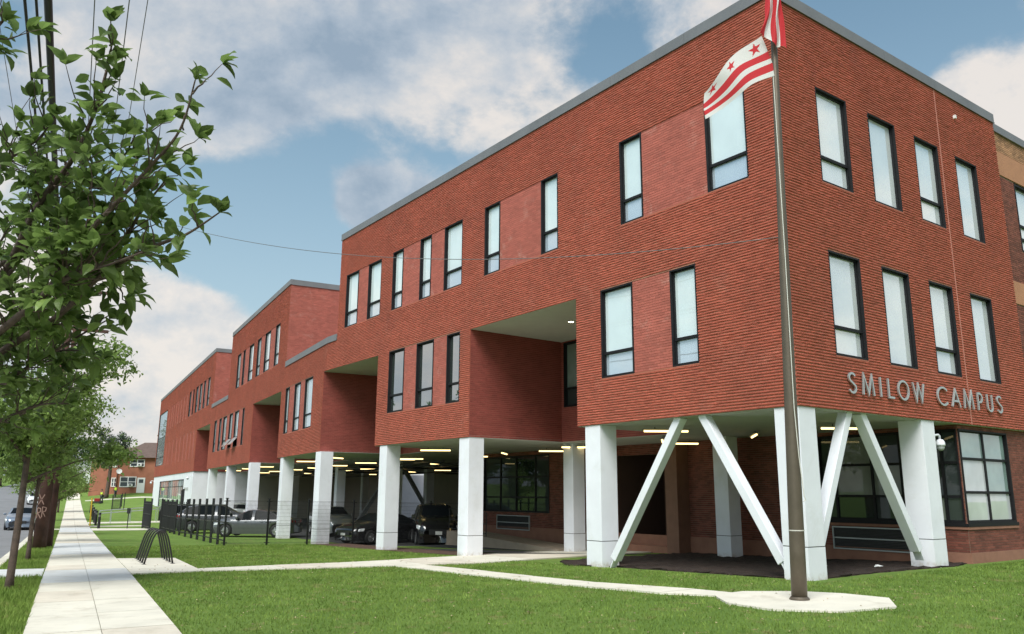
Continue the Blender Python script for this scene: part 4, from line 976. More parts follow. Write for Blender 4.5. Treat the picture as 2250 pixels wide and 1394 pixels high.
for i, (a, c) in enumerate(zip(alls[:-1], alls[1:])):
    for h in (.22, .95, 1.66):
        xa, ya = PQ(pk_p(a), a); xb, yb = PQ(pk_p(c), c); mb = MB(); mb.bar((xa, ya, gz(xa, ya) + h), (xb, yb, gz(xb, yb) + h), .048); mb.build('rail', M_dkpaint, pf, world=True)
    if a > 50:
        mb = MB(); n = 11
        for j in range(1, n):
            q_ = a + (c - a) * j / n; x, y = PQ(pk_p(q_), q_); z0 = gz(x, y); mb.box(x - .011, x + .011, y - .011, y + .011, z0 + .08, z0 + 1.84)
        o = mb.build('pickets', M_dkpaint, pf, world=True); o['kind'] = 'stuff'
def gate(p0, q0, p1, q1, lab, hh=1.8):
    e = empty('picket_gate', (*PQ(p0, q0), gz(*PQ(p0, q0)))); tag(e, lab, 'gate')
    A_, B_ = PQ(p0, q0), PQ(p1, q1); z0 = gz(*A_)
    for P_ in (A_, B_): f_ = MB(); f_.box(P_[0] - .04, P_[0] + .04, P_[1] - .04, P_[1] + .04, z0 - .1, z0 + hh + .2); f_.build('gate_post', M_dkpaint, e, world=True)
    for h in (.2, 1.0, hh - .15):
        mb = MB(); mb.bar((*A_, z0 + h), (*B_, z0 + h), .04); mb.build('rail', M_dkpaint, e, world=True)
    n = max(6, int(np.linalg.norm(B_ - A_) / .11))
    for j in range(1, n):
        c_ = A_ + (B_ - A_) * j / n; mb = MB(); mb.box(c_[0] - .014, c_[0] + .014, c_[1] - .014, c_[1] + .014, z0 + .08, z0 + hh); mb.build('picket', M_dkpaint, e, world=True)
gate(5.35, 58.2, 6.9, 57.2, 'black picket gate leaf closing the driveway beside the white block')
gate(4.75, 58.4, 4.55, 61.6, 'black picket gate leaf swung open beside the driveway')
gate(4.25, 101.8, 5.05, 101.2, 'small black picket gate standing alone on the far lawn', 1.45)
for p_, q_, h_, lb in ((5.6, 110, 1.6, 'thin black post on the far lawn nearer the white house door'), (5.4, 101, 1.9, 'thin black post on the far lawn beside the white block')):
    x, y = PQ(p_, q_); z0 = gz(x, y); mb = MB(); mb.tube([(x, y, z0), (x, y, z0 + h_)], .05, 8); tag(mb.build('lawn_post', M_dkpaint), lb, 'post')
for i, (a_, h_) in enumerate((((42.6, -.0), 2.6), ((41.6, .25), 2.5))):
    x, y, _ = FF.p(a_[0] - 3, .9 + a_[1], 0); z0 = gz(x, y); mb = MB(); mb.box(x - .06, x + .06, y - .06, y + .06, z0, z0 + h_); mb.box(x - .075, x + .075, y - .075, y + .075, z0 + h_, z0 + h_ + .04); tag(mb.build('gate_pier', M_dkpaint), 'black square gate post before the white block corner, ' + ('left' if i == 0 else 'right') + ' of the pair', 'post')
# bollard lights along the far lawn edge
bl = [(1.9, 61.6, 'nearest black bollard light beside the sidewalk'), (2.75, 62.4, None), (1.88, 68.0, 'second black bollard light along the sidewalk'), (1.9, 72.6, 'third black bollard light beyond the ramp path'), (1.95, 79.5, 'fourth black bollard light up the sidewalk'), (2.0, 87.5, 'fifth black bollard light up the sidewalk'), (2.05, 96.0, 'farthest black bollard light near the mower'),
      (6.3, 78.0, 'black bollard light at the top of the ramp, left of two'), (6.9, 76.5, 'black bollard light at the top of the ramp, right of two')]
for p_, q_, lb in bl:
    x, y = PQ(p_, q_); z0 = gz(x, y)
    if lb is None:
        mb = MB(); mb.tube([(*PQ(3.6, 61.2), gz(*PQ(3.6, 61.2))), (*PQ(3.6, 61.2), gz(*PQ(3.6, 61.2)) + 1.1)], .03, 8); mb.box(x * 0 + PQ(3.6, 61.2)[0] - .1, PQ(3.6, 61.2)[0] + .1, PQ(3.6, 61.2)[1] - .05, PQ(3.6, 61.2)[1] + .05, gz(x, y) + 1.0, gz(x, y) + 1.35)
        tag(mb.build('call_post', M_dkpaint), 'slim black post with a small box beside the driveway', 'post'); continue
    r = empty('bollard_light', (x, y, z0)); tag(r, lb, 'bollard', 'black bollard lights along the sidewalk and ramp')
    mb = MB(); mb.lathe([(.09, 0), (.085, .78)], (x, y, z0), 14); mb.lathe([(.001, 1.06), (.09, 1.04), (.095, .98), (.09, .92)], (x, y, z0), 14); mb.build('body', M_dkpaint, r, world=True, smooth=True)
    g_ = MB(); g_.lathe([(.07, .78), (.07, .92)], (x, y, z0), 14); g_.build('lens', M_wire, r, world=True)
x, y = PQ(1.5, 67.0); z0 = gz(x, y); mb = MB(); mb.tube([(x, y, z0), (x - .06, y, z0 + 1.95)], .05, 8); tag(mb.build('yellow_post', M_yel), 'leaning yellow post beside the sidewalk before the ramp path', 'post')
hr = empty('handrail', (*PQ(4, 74), -.5)); tag(hr, 'pale grey pipe handrails along the ramp path', 'railing')
for off in (0, 1.4):
    for h in (.95, .75):
        t_ = MB(); a_, c_ = PQ(2.2, 71.2 + off), PQ(6.4, 72.8 + off); e_ = PQ(7.0, 73 + off)
        t_.tube([(*a_, gz(*a_) + h), (*c_, gz(*c_) + h + .28), (*e_, gz(*e_) + h + .3)], .022, 6); t_.build('rail', M_steel, hr, world=True)
    for p_ in (2.2, 3.0, 4.4, 5.6, 6.4):
        a_ = PQ(p_, 71.2 + off + (p_ - 2.2) * .38); t_ = MB(); t_.tube([(*a_, gz(*a_)), (*a_, gz(*a_) + .95 + (p_ - 2.2) * .066)], .02, 6); t_.build('baluster', M_steel, hr, world=True)
# yellow car park bollards
for i, (s_, o_) in enumerate(((27.5, 1.0), (30.0, 1.0), (32.0, 1.1), (23.5, 1.1))):
    x, y, _ = FF.p(s_, -o_ + 1.6, 0); z0 = gz(x, y); mb = MB(); mb.lathe([(.1, 0), (.1, 1.1), (.07, 1.17), (.001, 1.2)], (x, y, z0), 14)
    tag(mb.build('yellow_bollard', M_yel), ['yellow bollard, third from the left behind the picket fence', 'yellow bollard, second from the left behind the picket fence', 'leftmost yellow bollard behind the picket fence', 'rightmost yellow bollard by the tail of the dark car'][i], 'bollard', 'yellow bollards behind the picket fence')

# ------------------------------------------------------------------ cars
def car(name, label, x, y, zz, head, L, Wd, H, style, paint, plate=True, cat='car'):
    root = empty(name, (x, y, zz), head); tag(root, label, cat)
    T = {'sedan': [(-.5, .52), (-.492, .60), (-.47, .66), (-.38, .695), (-.20, .93), (-.06, 1.0), (.06, .985), (.235, .72), (.36, .655), (.45, .58), (.49, .48), (.5, .40)],
         'suv': [(-.5, .50), (-.495, .62), (-.47, .74), (-.43, .93), (-.33, .985), (-.1, 1.0), (.06, .975), (.21, .73), (.34, .68), (.44, .60), (.488, .50), (.5, .40)],
         'wagon': [(-.5, .50), (-.492, .62), (-.46, .72), (-.36, .93), (-.2, .995), (-.05, 1.0), (.06, .98), (.225, .72), (.35, .65), (.45, .57), (.49, .47), (.5, .40)]}[style]
    tx, tz = zip(*T)
    hw = lambda u: float(np.interp(u, [-.5, -.47, -.38, -.2, .25, .40, .47, .5], [.40, .455, .49, .5, .5, .485, .43, .34])) * Wd
    wr = .335; xw = (-.30 * L, .305 * L)
    us_ = sorted(set([round(v, 4) for v in list(np.linspace(-.5, .5, 33)) + [t[0] for t in T] + [w / L + d / L for w in xw for d in (-.40, -.37, -.3, -.2, -.1, 0, .1, .2, .3, .37, .40)]]))
    rows = []
    for u in us_:
        top = float(np.interp(u, tx, tz)) * H; w = hw(u)
        belt = min(top - .04, float(np.interp(u, [-.5, -.3, .25, .5], [.64, .635, .60, .42])) * H)
        zb_ = float(np.interp(u, [-.5, -.46, .46, .5], [.26, .17, .17, .22])) * 1.0
        for w_ in xw:
            d = abs(u * L - w_)
            if d < .40: zb_ = max(zb_, math.sqrt(max(0, .40 ** 2 - d * d)) + .30)
        zb_ = min(zb_, belt - .12)
        tp = float(np.interp(top - belt, [0, .1, .45], [.93, .90, .72])) * w
        mid = max(zb_ + .06, belt * .72)
        rows.append([(w * .93, zb_), (w * 1.0, mid), (w * .985, belt - .06), (w * .95, belt), (tp + .02, top - .05 if top - belt > .1 else belt + (top - belt) * .6), (tp * .86, top - .012), (tp * .45, top), (0, top + .004)])
    V = []; nn = 8
    for u, r in zip(us_, rows):
        for yy, z_ in r: V.append((u * L, yy, z_))
        for yy, z_ in reversed(r[:-1]): V.append((u * L, -yy, z_))
    m_ = 2 * nn - 1; body = []; glass = {}
    def zone(u): return float(np.interp(u, tx, tz))
    for i in range(len(us_) - 1):
        um = (us_[i] + us_[i + 1]) / 2
        for j in range(m_ - 1):
            f = (i * m_ + j, i * m_ + j + 1, (i + 1) * m_ + j + 1, (i + 1) * m_ + j)
            jj = min(j, m_ - 2 - j)
            gl_ = False
            rearx, frontx = {'sedan': (-.36, .225), 'suv': (-.46, .205), 'wagon': (-.45, .215)}[style]
            if jj == 3 and rearx + .04 < um < frontx - .03 and not (-.035 < um < -.015): gl_ = True
            if jj in (5, 6) and (.065 < um < frontx or {'sedan': -.37 < um < -.21, 'suv': -.465 < um < -.42, 'wagon': -.455 < um < -.37}[style]): gl_ = True
            (glass.setdefault(('side_window.%d%d' % (j < 7, um < -.025)) if jj == 3 else ('windshield' if um > 0 else 'rear_window'), []) if gl_ else body).append(f)
    for i_ in (0, len(us_) - 1):
        f = tuple(i_ * m_ + j for j in range(m_)); body.append(f if i_ == 0 else tuple(reversed(f)))
    me = bpy.data.meshes.new('body'); me.from_pydata(V, [], body); me.materials.append(paint); me.polygons.foreach_set('use_smooth', [True] * len(body)); me.update()
    bo = bpy.data.objects.new('body', me); link(bo, root)
    for nm_, fs_ in glass.items():
        g_ = bpy.data.meshes.new(nm_); used = sorted({i_ for f in fs_ for i_ in f}); ix = {v_: k_ for k_, v_ in enumerate(used)}
        g_.from_pydata([V[i_] for i_ in used], [], [tuple(ix[i_] for i_ in f) for f in fs_]); g_.materials.append(M_cglass); g_.polygons.foreach_set('use_smooth', [True] * len(fs_)); g_.update()
        link(bpy.data.objects.new(nm_.split('.')[0], g_), root)
    un = MB(); un.box(-.46 * L, .46 * L, -Wd * .44, Wd * .44, .18, .5); un.build('underbody', M_trim, root)
    for w_ in xw:
        for sy in (-1, 1):
            wo = MB(); c_ = (w_, sy * (Wd / 2 - .11), wr); wo.lathe([(.20, -.1), (.30, -.105), (.333, -.07), (.333, .07), (.30, .105), (.20, .1)], c_, 22, 'y'); wh_ = wo.build('wheel', M_tyre, root, smooth=True)
            ri = MB(); ri.lathe([(.001, .0), (.05, .02), (.06, .0), (.19, -.02), (.215, .03)] if sy > 0 else [(.001, .0), (.05, -.02), (.06, .0), (.19, .02), (.215, -.03)], (c_[0], c_[1] + sy * .07, c_[2]), 20, 'y')
            for k_ in range(5):
                a = 2 * math.pi * k_ / 5; ri.bar((c_[0] + .04 * math.cos(a), c_[1] + sy * .10, c_[2] + .04 * math.sin(a)), (c_[0] + .205 * math.cos(a), c_[1] + sy * .09, c_[2] + .205 * math.sin(a)), .045, .02, upv=(0, 1, 0))
            ri.build('rim', M_rim, wh_)
    for sy in (-1, 1):
        h = MB(); h.hexa([(L * .44, sy * hw(.44) * .62, H * .44), (L * .485, sy * hw(.485) * .60, H * .43), (L * .452, sy * (hw(.452) + .004), H * .42), (L * .40, sy * (hw(.40) + .008), H * .44),
                          (L * .43, sy * hw(.43) * .62, H * .53), (L * .468, sy * hw(.468) * .60, H * .50), (L * .44, sy * (hw(.44) + .002), H * .50), (L * .385, sy * (hw(.385) + .006), H * .52)]); h.build('headlight', M_hl, root, bevel=.01)
        t_ = MB(); t_.hexa([(-L * .503, sy * hw(-.5) * .55, H * .53), (-L * .44, sy * hw(-.44) * .9, H * .52), (-L * .44, sy * (hw(-.44) + .008), H * .53), (-L * .488, sy * (hw(-.488) + .006), H * .53),
                           (-L * .500, sy * hw(-.5) * .60, H * .61), (-L * .44, sy * hw(-.44) * .9, H * .61), (-L * .44, sy * (hw(-.44) + .006), H * .61), (-L * .485, sy * (hw(-.485) + .004), H * .61)]); t_.build('tail_light', M_tail, root, bevel=.01)
        mi_ = MB(); mi_.box(L * .15, L * .18, sy * (Wd / 2 - .02) if sy > 0 else -Wd / 2 - .16, Wd / 2 + .16 if sy > 0 else -(Wd / 2 - .02), H * .66, H * .75); mi_.build('wing_mirror', paint, root, bevel=.03)
        for u in (-.13, .06):
            dh = MB(); dh.box(L * u - .07, L * u + .07, sy * Wd * .5 - .012, sy * Wd * .5 + .022, H * .545, H * .565); dh.build('door_handle', paint, root)
    gr = MB(); gr.box(L * .485, L * .503, -Wd * .22, Wd * .22, H * .30, H * .42); gr.build('grille', M_trim, root, bevel=.01)
    if plate:
        p1 = MB(); p1.box(L * .502, L * .506, -.15, .15, H * .30, H * .38); p1.build('number_plate', M_plate, root); p1 = MB(); p1.box(-L * .506, -L * .502, -.15, .15, H * .42, H * .50); p1.build('number_plate', M_plate, root)
    return root
P_grey = mat('metallic_grey_paint', (.13, .135, .145), .28, metal=.45, coat=.8); P_dk = mat('dark_grey_paint', (.055, .058, .066), .25, metal=.3, coat=.8)
P_bk = mat('black_car_paint', (.010, .010, .012), .2, coat=.9); P_sil = mat('silver_paint', (.42, .44, .46), .28, metal=.5, coat=.7); P_wht = mat('white_car_paint', (.7, .72, .73), .3, coat=.7); P_blu = mat('blue_grey_paint', (.20, .24, .31), .28, metal=.4, coat=.8)
car('parked_car', 'grey sedan parked side-on behind the mesh fence, nose to the left', -13.85, 45.6, LOTZ, R(176), 4.62, 1.8, 1.44, 'sedan', P_grey)
car('parked_car', 'dark grey crossover with its tail to the picket fence', -17.7, 50.6, LOTZ, R(12), 4.7, 1.85, 1.62, 'wagon', P_dk)
car('parked_car', 'dark car with a red tail light behind the dark crossover', -20.4, 55.2, LOTZ, R(14), 4.5, 1.8, 1.55, 'suv', P_dk)
car('parked_car', 'white roofed car deep behind the grey sedan roof', -19.8, 62.0, LOTZ, R(95), 4.5, 1.8, 1.6, 'suv', P_wht)
car('parked_car', 'silver fronted car facing out between two white columns', -10.2, 47.6, LOTZ, R(-62), 4.5, 1.8, 1.6, 'suv', P_sil)
car('parked_car', 'black sedan facing out with clear headlight left of the fourth column', -6.3, 40.4, LOTZ, R(-128), 4.6, 1.8, 1.42, 'sedan', P_bk)
car('parked_car', 'tall black car just right of the fourth column', -3.6, 39.3, LOTZ, R(-80), 4.9, 1.95, 1.85, 'suv', P_bk)
car('parked_car', 'black car nose to the left beside the third column', -1.7, 40.6, LOTZ, R(190), 4.6, 1.85, 1.62, 'sedan', P_bk)
x, y = PQ(-2.75, 66.5); car('parked_car', 'blue grey sedan parked in the street facing the camera', x, y, float(np.interp(66.5, *TQ)) - .14, R(118 + 180), 4.6, 1.8, 1.45, 'sedan', P_blu)
x, y = PQ(-4.0, 128); car('parked_car', 'small pale car far up the street beyond the sedan', x, y, float(np.interp(128, *TQ)) - .14, R(118 + 180), 4.6, 1.8, 1.5, 'suv', P_wht)

# ------------------------------------------------------------------ utility poles and cables
def upole(p_, q_, h, r0, r1, lab, arm=False, marks=False):
    x, y = PQ(p_, q_); z0 = gz(x, y); e = empty('utility_pole', (x, y, z0)); tag(e, lab, 'utility pole')
    mb = MB(); mb.tube([(x, y, z0 - .1), (x, y, z0 + h * .5), (x, y, z0 + h)], [r0, (r0 + r1) / 2, r1], 16); mb.build('shaft', M_dwood, e, world=True, smooth=True)
    if arm:
        for zz in (9.75 + .33 - z0 - .33, 8.2 - z0 - .05):
            a_, c_ = PQ(p_ - 1.2, q_), PQ(p_ + 1.2, q_); mb = MB(); mb.bar((*a_, z0 + zz), (*c_, z0 + zz), .1, .12); mb.build('crossarm', M_dwood, e, world=True)
        for dp in (-1.1, -.6, .25, .75, 1.05):
            a_ = PQ(p_ + dp, q_); mb = MB(); mb.lathe([(.001, .2), (.04, .18), (.035, .12), (.05, .1), (.03, 0)], (*a_, 9.62), 8); mb.build('insulator', M_wire, e, world=True)
    if marks:
        mk = MB(); f_ = Fr((x, y), (1, 0), (0, -1)); o0 = r0 * .96
        for pts in ([(-.10, 1.98), (.10, 1.62)], [(.10, 1.98), (-.10, 1.62)], [(-.10, 1.12), (-.10, 1.5), (.02, 1.48), (.03, 1.36), (-.08, 1.32), (.05, 1.12)], [(.08, 1.16), (.08, 1.54), (.18, 1.50), (.17, 1.38), (.09, 1.36), (.17, 1.18)]):
            for a_, c_ in zip(pts[:-1], pts[1:]):
                ya = math.sqrt(max(0, r0 ** 2 - (a_[0]) ** 2)); yc = math.sqrt(max(0, r0 ** 2 - (c_[0]) ** 2)); mk.bar((x + a_[0], y - ya * .985, z0 + a_[1]), (x + c_[0], y - yc * .985, z0 + c_[1]), .028, .03)
        mk.build('painted_mark', mat('faded_marking', (.24, .15, .12), .9), e, world=True)
    return x, y, z0
upole(-.80, 35.6, 9.2, .235, .18, 'reddish brown utility pole with faded carved marks beside the sidewalk', marks=True)
ux, uy, uz = upole(-.50, 36.5, 14.3, .12, .08, 'thin black utility pole standing against the thicker brown pole', arm=True)
def cable(name, a, c, sag, r, m_, lab, n=24, cat='cable'):
    a, c = Vector(a), Vector(c); pts = []
    for i in range(n + 1):
        t_ = i / n; p_ = a.lerp(c, t_); p_.z -= sag * 4 * t_ * (1 - t_); pts.append(p_)
    mb = MB(); mb.tube(pts, r, 6); return tag(mb.build(name, m_, smooth=True), lab, cat)
def street_cable(p0, z0_, p1, z1_, r, m_, lab, qa=-9, qb=36.4): return cable('overhead_cable', (*PQ(p0, qa), z0_), (*PQ(p1, qb), z1_), .25, r, m_, lab)
street_cable(-.74, 7.15, -.78, 7.0, .042, M_cable, 'thickest black overhead cable running along the street at top left')
street_cable(-1.2, 8.25, -1.18, 8.2, .020, M_cable, 'black overhead cable, leftmost of the two beside the thickest one')
street_cable(-1.06, 8.25, -1.06, 8.2, .018, M_cable, 'black overhead cable, nearer the thickest one of two')
street_cable(-.48, 9.9, -.5, 9.8, .009, M_wire, 'thin grey overhead wire, left of the three in the clouds')
street_cable(.02, 9.9, .0, 9.8, .009, M_wire, 'thin grey overhead wire, middle of the three in the clouds')
street_cable(.30, 9.9, .25, 9.8, .007, M_wire, 'thin grey overhead wire, right of the three in the clouds')
street_cable(-1.9, 9.4, -1.7, 9.3, .006, M_wire, 'faint wire at the far left edge of the sky')
e_ = FA.p(.15, .05, 7.32); cable('service_wire', (ux, uy, 13.8), e_, 1.4, .010, M_wire, 'thin service wire sagging across the red facade to the corner', 40)

# ------------------------------------------------------------------ trees
def leaf_arrays(C, D, N_, S, kind=0):
    """C centres (base of leaf), D directions, N_ normals, S length -> verts, loops, sizes"""
    n = len(C); D = D / np.linalg.norm(D, axis=1, keepdims=True); X = np.cross(D, N_); X /= (np.linalg.norm(X, axis=1, keepdims=True) + 1e-9); Nn = np.cross(X, D)
    if kind == 0:   # detailed pointed leaf
        st = [(0, 0, 0), (.22, .20, .01), (.48, .275, -.01), (.75, .17, -.07), (1.0, 0, -.20)]
        rows = [[(0, 0, 0)]] + [[(t, -w, zz + w * .35), (t, 0, zz), (t, w, zz + w * .35)] for t, w, zz in st[1:4]] + [[(1.0, 0, -.20)]]
        loc = np.array([q for r_ in rows for q in r_]); faces = [[0, 1, 2], [0, 2, 3]]
        for a in (1, 4): faces += [[a, a + 3, a + 4, a + 1], [a + 1, a + 4, a + 5, a + 2]]
        faces += [[7, 10, 8], [8, 10, 9]]
    else:
        loc = np.array([(0, 0, 0), (.5, -.27, .06), (.5, .27, .06), (1, 0, -.1)]); faces = [[0, 1, 3, 2]]
    V = C[:, None, :] + S[:, None, None] * (loc[None, :, 0:1] * D[:, None, :] + loc[None, :, 1:2] * X[:, None, :] + loc[None, :, 2:3] * Nn[:, None, :])
    k = len(loc); fl_ = [np.array(f) for f in faces]; L = []; Sz = []
    base = np.arange(n) * k
    for f in fl_: L.append((base[:, None] + f[None]).reshape(-1)); Sz.append(np.full(n, len(f)))
    # keep islands grouped per face type (order is irrelevant)
    return V, np.concatenate(L), np.concatenate(Sz)
def unit(n):
    v = rng.normal(size=(n, 3)); return v / np.linalg.norm(v, axis=1, keepdims=True)
def smooth_path(pts, m=6):
    pts = [np.array(p_, float) for p_ in pts]; out = []
    for i in range(len(pts) - 1):
        p0, p1, p2, p3 = pts[max(i - 1, 0)], pts[i], pts[i + 1], pts[min(i + 2, len(pts) - 1)]
        for k_ in range(m):
            f = k_ / m; out.append(.5 * ((2 * p1) + (-p0 + p2) * f + (2 * p0 - 5 * p1 + 4 * p2 - p3) * f * f + (-p0 + 3 * p1 - 3 * p2 + p3) * f ** 3))
    out.append(pts[-1]); return out
# --- near tree: crown reaching in from the left; its trunk stands outside the frame
near = empty('cherry_tree', (*PQ(-.85, 9.8), gz(*PQ(-.85, 9.8)))); tag(near, 'nearest cherry tree with big leaves reaching in from the upper left', 'tree')
T0 = np.array([*PQ(-.85, 9.8), gz(*PQ(-.85, 9.8))]); fork = T0 + np.array([.1, -.1, 1.9])
BR = [[(-4.57, 6.6, 2.92), (-3.89, 6.0, 3.39), (-3.48, 5.6, 3.73), (-3.25, 5.4, 3.87), (-3.02, 5.2, 3.98), (-2.8, 5.0, 4.22), (-2.69, 4.9, 4.53), (-2.63, 4.8, 4.62)],
      [(-4.64, 6.6, 2.66), (-3.82, 6.0, 2.97), (-3.32, 5.6, 3.13), (-3.01, 5.3, 3.33), (-2.68, 5.1, 3.57), (-2.39, 5.0, 3.84), (-2.17, 4.9, 4.06), (-2.06, 4.8, 4.36)],
      [(-4.77, 6.8, 2.57), (-3.95, 6.3, 2.88), (-3.44, 6.0, 3.05), (-2.91, 5.6, 3.29), (-2.44, 5.3, 3.39), (-2.15, 5.1, 3.41), (-1.87, 4.9, 3.49)],
      [(-3.32, 5.6, 3.13), (-3.13, 5.4, 3.15), (-2.92, 5.3, 3.2), (-2.71, 5.2, 3.22), (-2.37, 5.0, 3.26)],
      [(-4.78, 6.8, 3.44), (-3.87, 6.2, 3.66), (-3.58, 6.0, 3.79), (-3.29, 5.8, 3.92), (-2.86, 5.5, 4.07), (-2.65, 5.3, 4.23)],
      [(-4.6, 6.2, 4.13), (-3.92, 5.8, 4.2), (-3.65, 5.6, 4.21), (-3.45, 5.5, 4.28), (-3.3, 5.4, 4.4)],
      [(-3.44, 6.0, 3.05), (-2.9, 5.7, 3.49), (-2.66, 5.5, 3.7), (-2.42, 5.3, 3.86)],
      [(-4.88, 7.0, 2.44), (-4.19, 6.6, 2.62), (-3.76, 6.4, 2.78), (-3.38, 6.2, 2.93), (-3.05, 6.0, 3.03)],
      [(-4.6, 5.9, 4.6), (-4.0, 5.2, 4.69), (-3.62, 5.0, 4.75), (-3.5, 5.0, 4.9)],
      [(-4.9, 7.0, 3.0), (-4.1, 6.5, 3.15), (-3.6, 6.2, 3.3), (-3.1, 6.0, 3.35), (-2.8, 5.9, 3.2)],
      [(-4.9, 7.2, 2.2), (-4.3, 6.9, 2.35), (-3.9, 6.7, 2.45), (-3.6, 6.6, 2.45)],
      [(-5.0, 7.2, 3.2), (-4.4, 6.8, 3.5), (-4.0, 6.4, 3.9), (-3.85, 6.2, 4.0)],
      [(-4.9, 7.4, 2.6), (-4.3, 7.0, 2.75), (-3.8, 6.7, 2.9), (-3.4, 6.5, 2.85)], [(-5.2, 7.8, 2.8), (-4.7, 7.5, 3.1), (-4.3, 7.2, 3.4), (-3.9, 7.0, 3.5)], [(-5.3, 7.6, 3.6), (-4.8, 7.2, 3.9), (-4.4, 6.9, 4.3)]]
tk = MB(); tk.tube([tuple(T0 - [0, 0, .1]), tuple(T0 + [.03, -.02, .9]), tuple(fork)], [.15, .12, .11], 12); trk = tk.build('trunk', M_bark, near, world=True, smooth=True)
LC, LD, LN, LS = [], [], [], []
def leafy(tip_pts, dens, size, spread, axis=None, start=.25):
    """leaves in little alternate whorls along a twig"""
    pts = tip_pts; n = len(pts)
    for i in range(int(n * start), n - 1):
        d = pts[i + 1] - pts[i]; dl = np.linalg.norm(d); d = d / (dl + 1e-9)
        m_ = rng.poisson(dens * dl / .05)
        for _ in range(m_):
            v = rng.normal(size=3); v -= d * (v @ d) * .75; v = v / np.linalg.norm(v) + d * .55; v[2] -= .12
            LC.append(pts[i] + d * rng.random() * dl + v * .03); LD.append(v); nn_ = np.array([0, 0, 1.]) + rng.normal(size=3) * .45; LN.append(nn_); LS.append(size * rng.uniform(.65, 1.25))
    d = pts[-1] - pts[-2]; d /= np.linalg.norm(d)
    for _ in range(5):
        v = d + rng.normal(size=3) * .6; LC.append(pts[-1]); LD.append(v); LN.append(np.array([0, 0, 1.]) + rng.normal(size=3) * .4); LS.append(size * rng.uniform(.6, 1.1))
for bi, bpts in enumerate(BR):
    path = smooth_path(bpts, 6); n = len(path); r0 = .030 if bi < 3 else .020
    if bi not in (3, 6): path0 = [fork + (path[0] - fork) * t_ + np.array([0, 0, .15 * math.sin(math.pi * t_)]) for t_ in (0, .35, .7)]; full = path0 + path
    else: full = path
    mb = MB(); mb.tube([tuple(p_) for p_ in full], [max(.0035, (.034 if bi < 3 else r0 * 1.1) * (1 - (i / len(full)) ** .8) + .004) for i in range(len(full))], 8); mb.build('branch', M_bark, near, world=True, smooth=True)
    leafy(path, .42, .135, .1, start=.2)
    k_ = 0
    for i in range(2, n - 2, 2):
        for _ in range(3 if i < n * .45 else (2 if i < n * .7 else (1 if i % 4 == 0 else 0))):
            d = path[min(i + 2, n - 1)] - path[i]; d /= np.linalg.norm(d); v = rng.normal(size=3); v -= d * (v @ d); v /= np.linalg.norm(v); v = v * .75 + d * .8 + np.array([0, 0, .15]); v /= np.linalg.norm(v)
            ln = rng.uniform(.22, .50) * (1.15 - .5 * i / n); tw = [path[i] + v * ln * t_ + np.array([0, 0, .06 * t_ * t_]) + rng.normal(size=3) * .008 for t_ in np.linspace(0, 1, 7)]
            mb = MB(); mb.tube([tuple(q_) for q_ in tw], [.007 * (1 - .7 * t_) for t_ in np.linspace(0, 1, 7)], 5); mb.build('twig', M_bark, near, world=True); leafy(tw, .50, .135, .1, start=.2)
LC, LD, LN, LS = map(np.array, (LC, LD, LN, LS))
d2 = np.linalg.norm(LC - np.array([0, 0, CAMZ]), axis=1) / LS; vis = (LC[:, 0] / LC[:, 1] > -.66); order = np.argsort(np.where(vis, d2, 1e9)); single = order[:260]; rest = np.setdiff1d(np.arange(len(LC)), single)
V, Lp, Sz = leaf_arrays(LC[rest], LD[rest], LN[rest], LS[rest], 0)
o = bpy.data.objects.new('foliage', np_mesh('foliage', V, Lp, Sz, M_leaf, smooth=False)); link(o, near, True); o['kind'] = 'stuff'
lm = []
for k in range(4):
    V, Lp, Sz = leaf_arrays(np.zeros((1, 3)), np.array([[1., 0, 0]]), np.array([[0, 0, 1.]]), np.array([1.]), 0); V = V + rng.normal(0, .012, V.shape); lm.append(np_mesh('leaf', V, Lp, Sz, M_leafl if k == 3 else M_leaf))
for i in single:
    D = LD[i] / np.linalg.norm(LD[i]); X = np.cross(D, LN[i]); X /= np.linalg.norm(X); Nn = np.cross(X, D)
    mw = Matrix(((D[0], X[0], Nn[0], LC[i][0]), (D[1], X[1], Nn[1], LC[i][1]), (D[2], X[2], Nn[2], LC[i][2]), (0, 0, 0, 1))) @ Matrix.Diagonal((LS[i], LS[i], LS[i], 1))
    lo = bpy.data.objects.new('leaf', lm[rnd.randrange(4)]); COL.objects.link(lo); lo.parent = near; lo.matrix_local = Matrix.Translation(-Vector(near.location)) @ mw

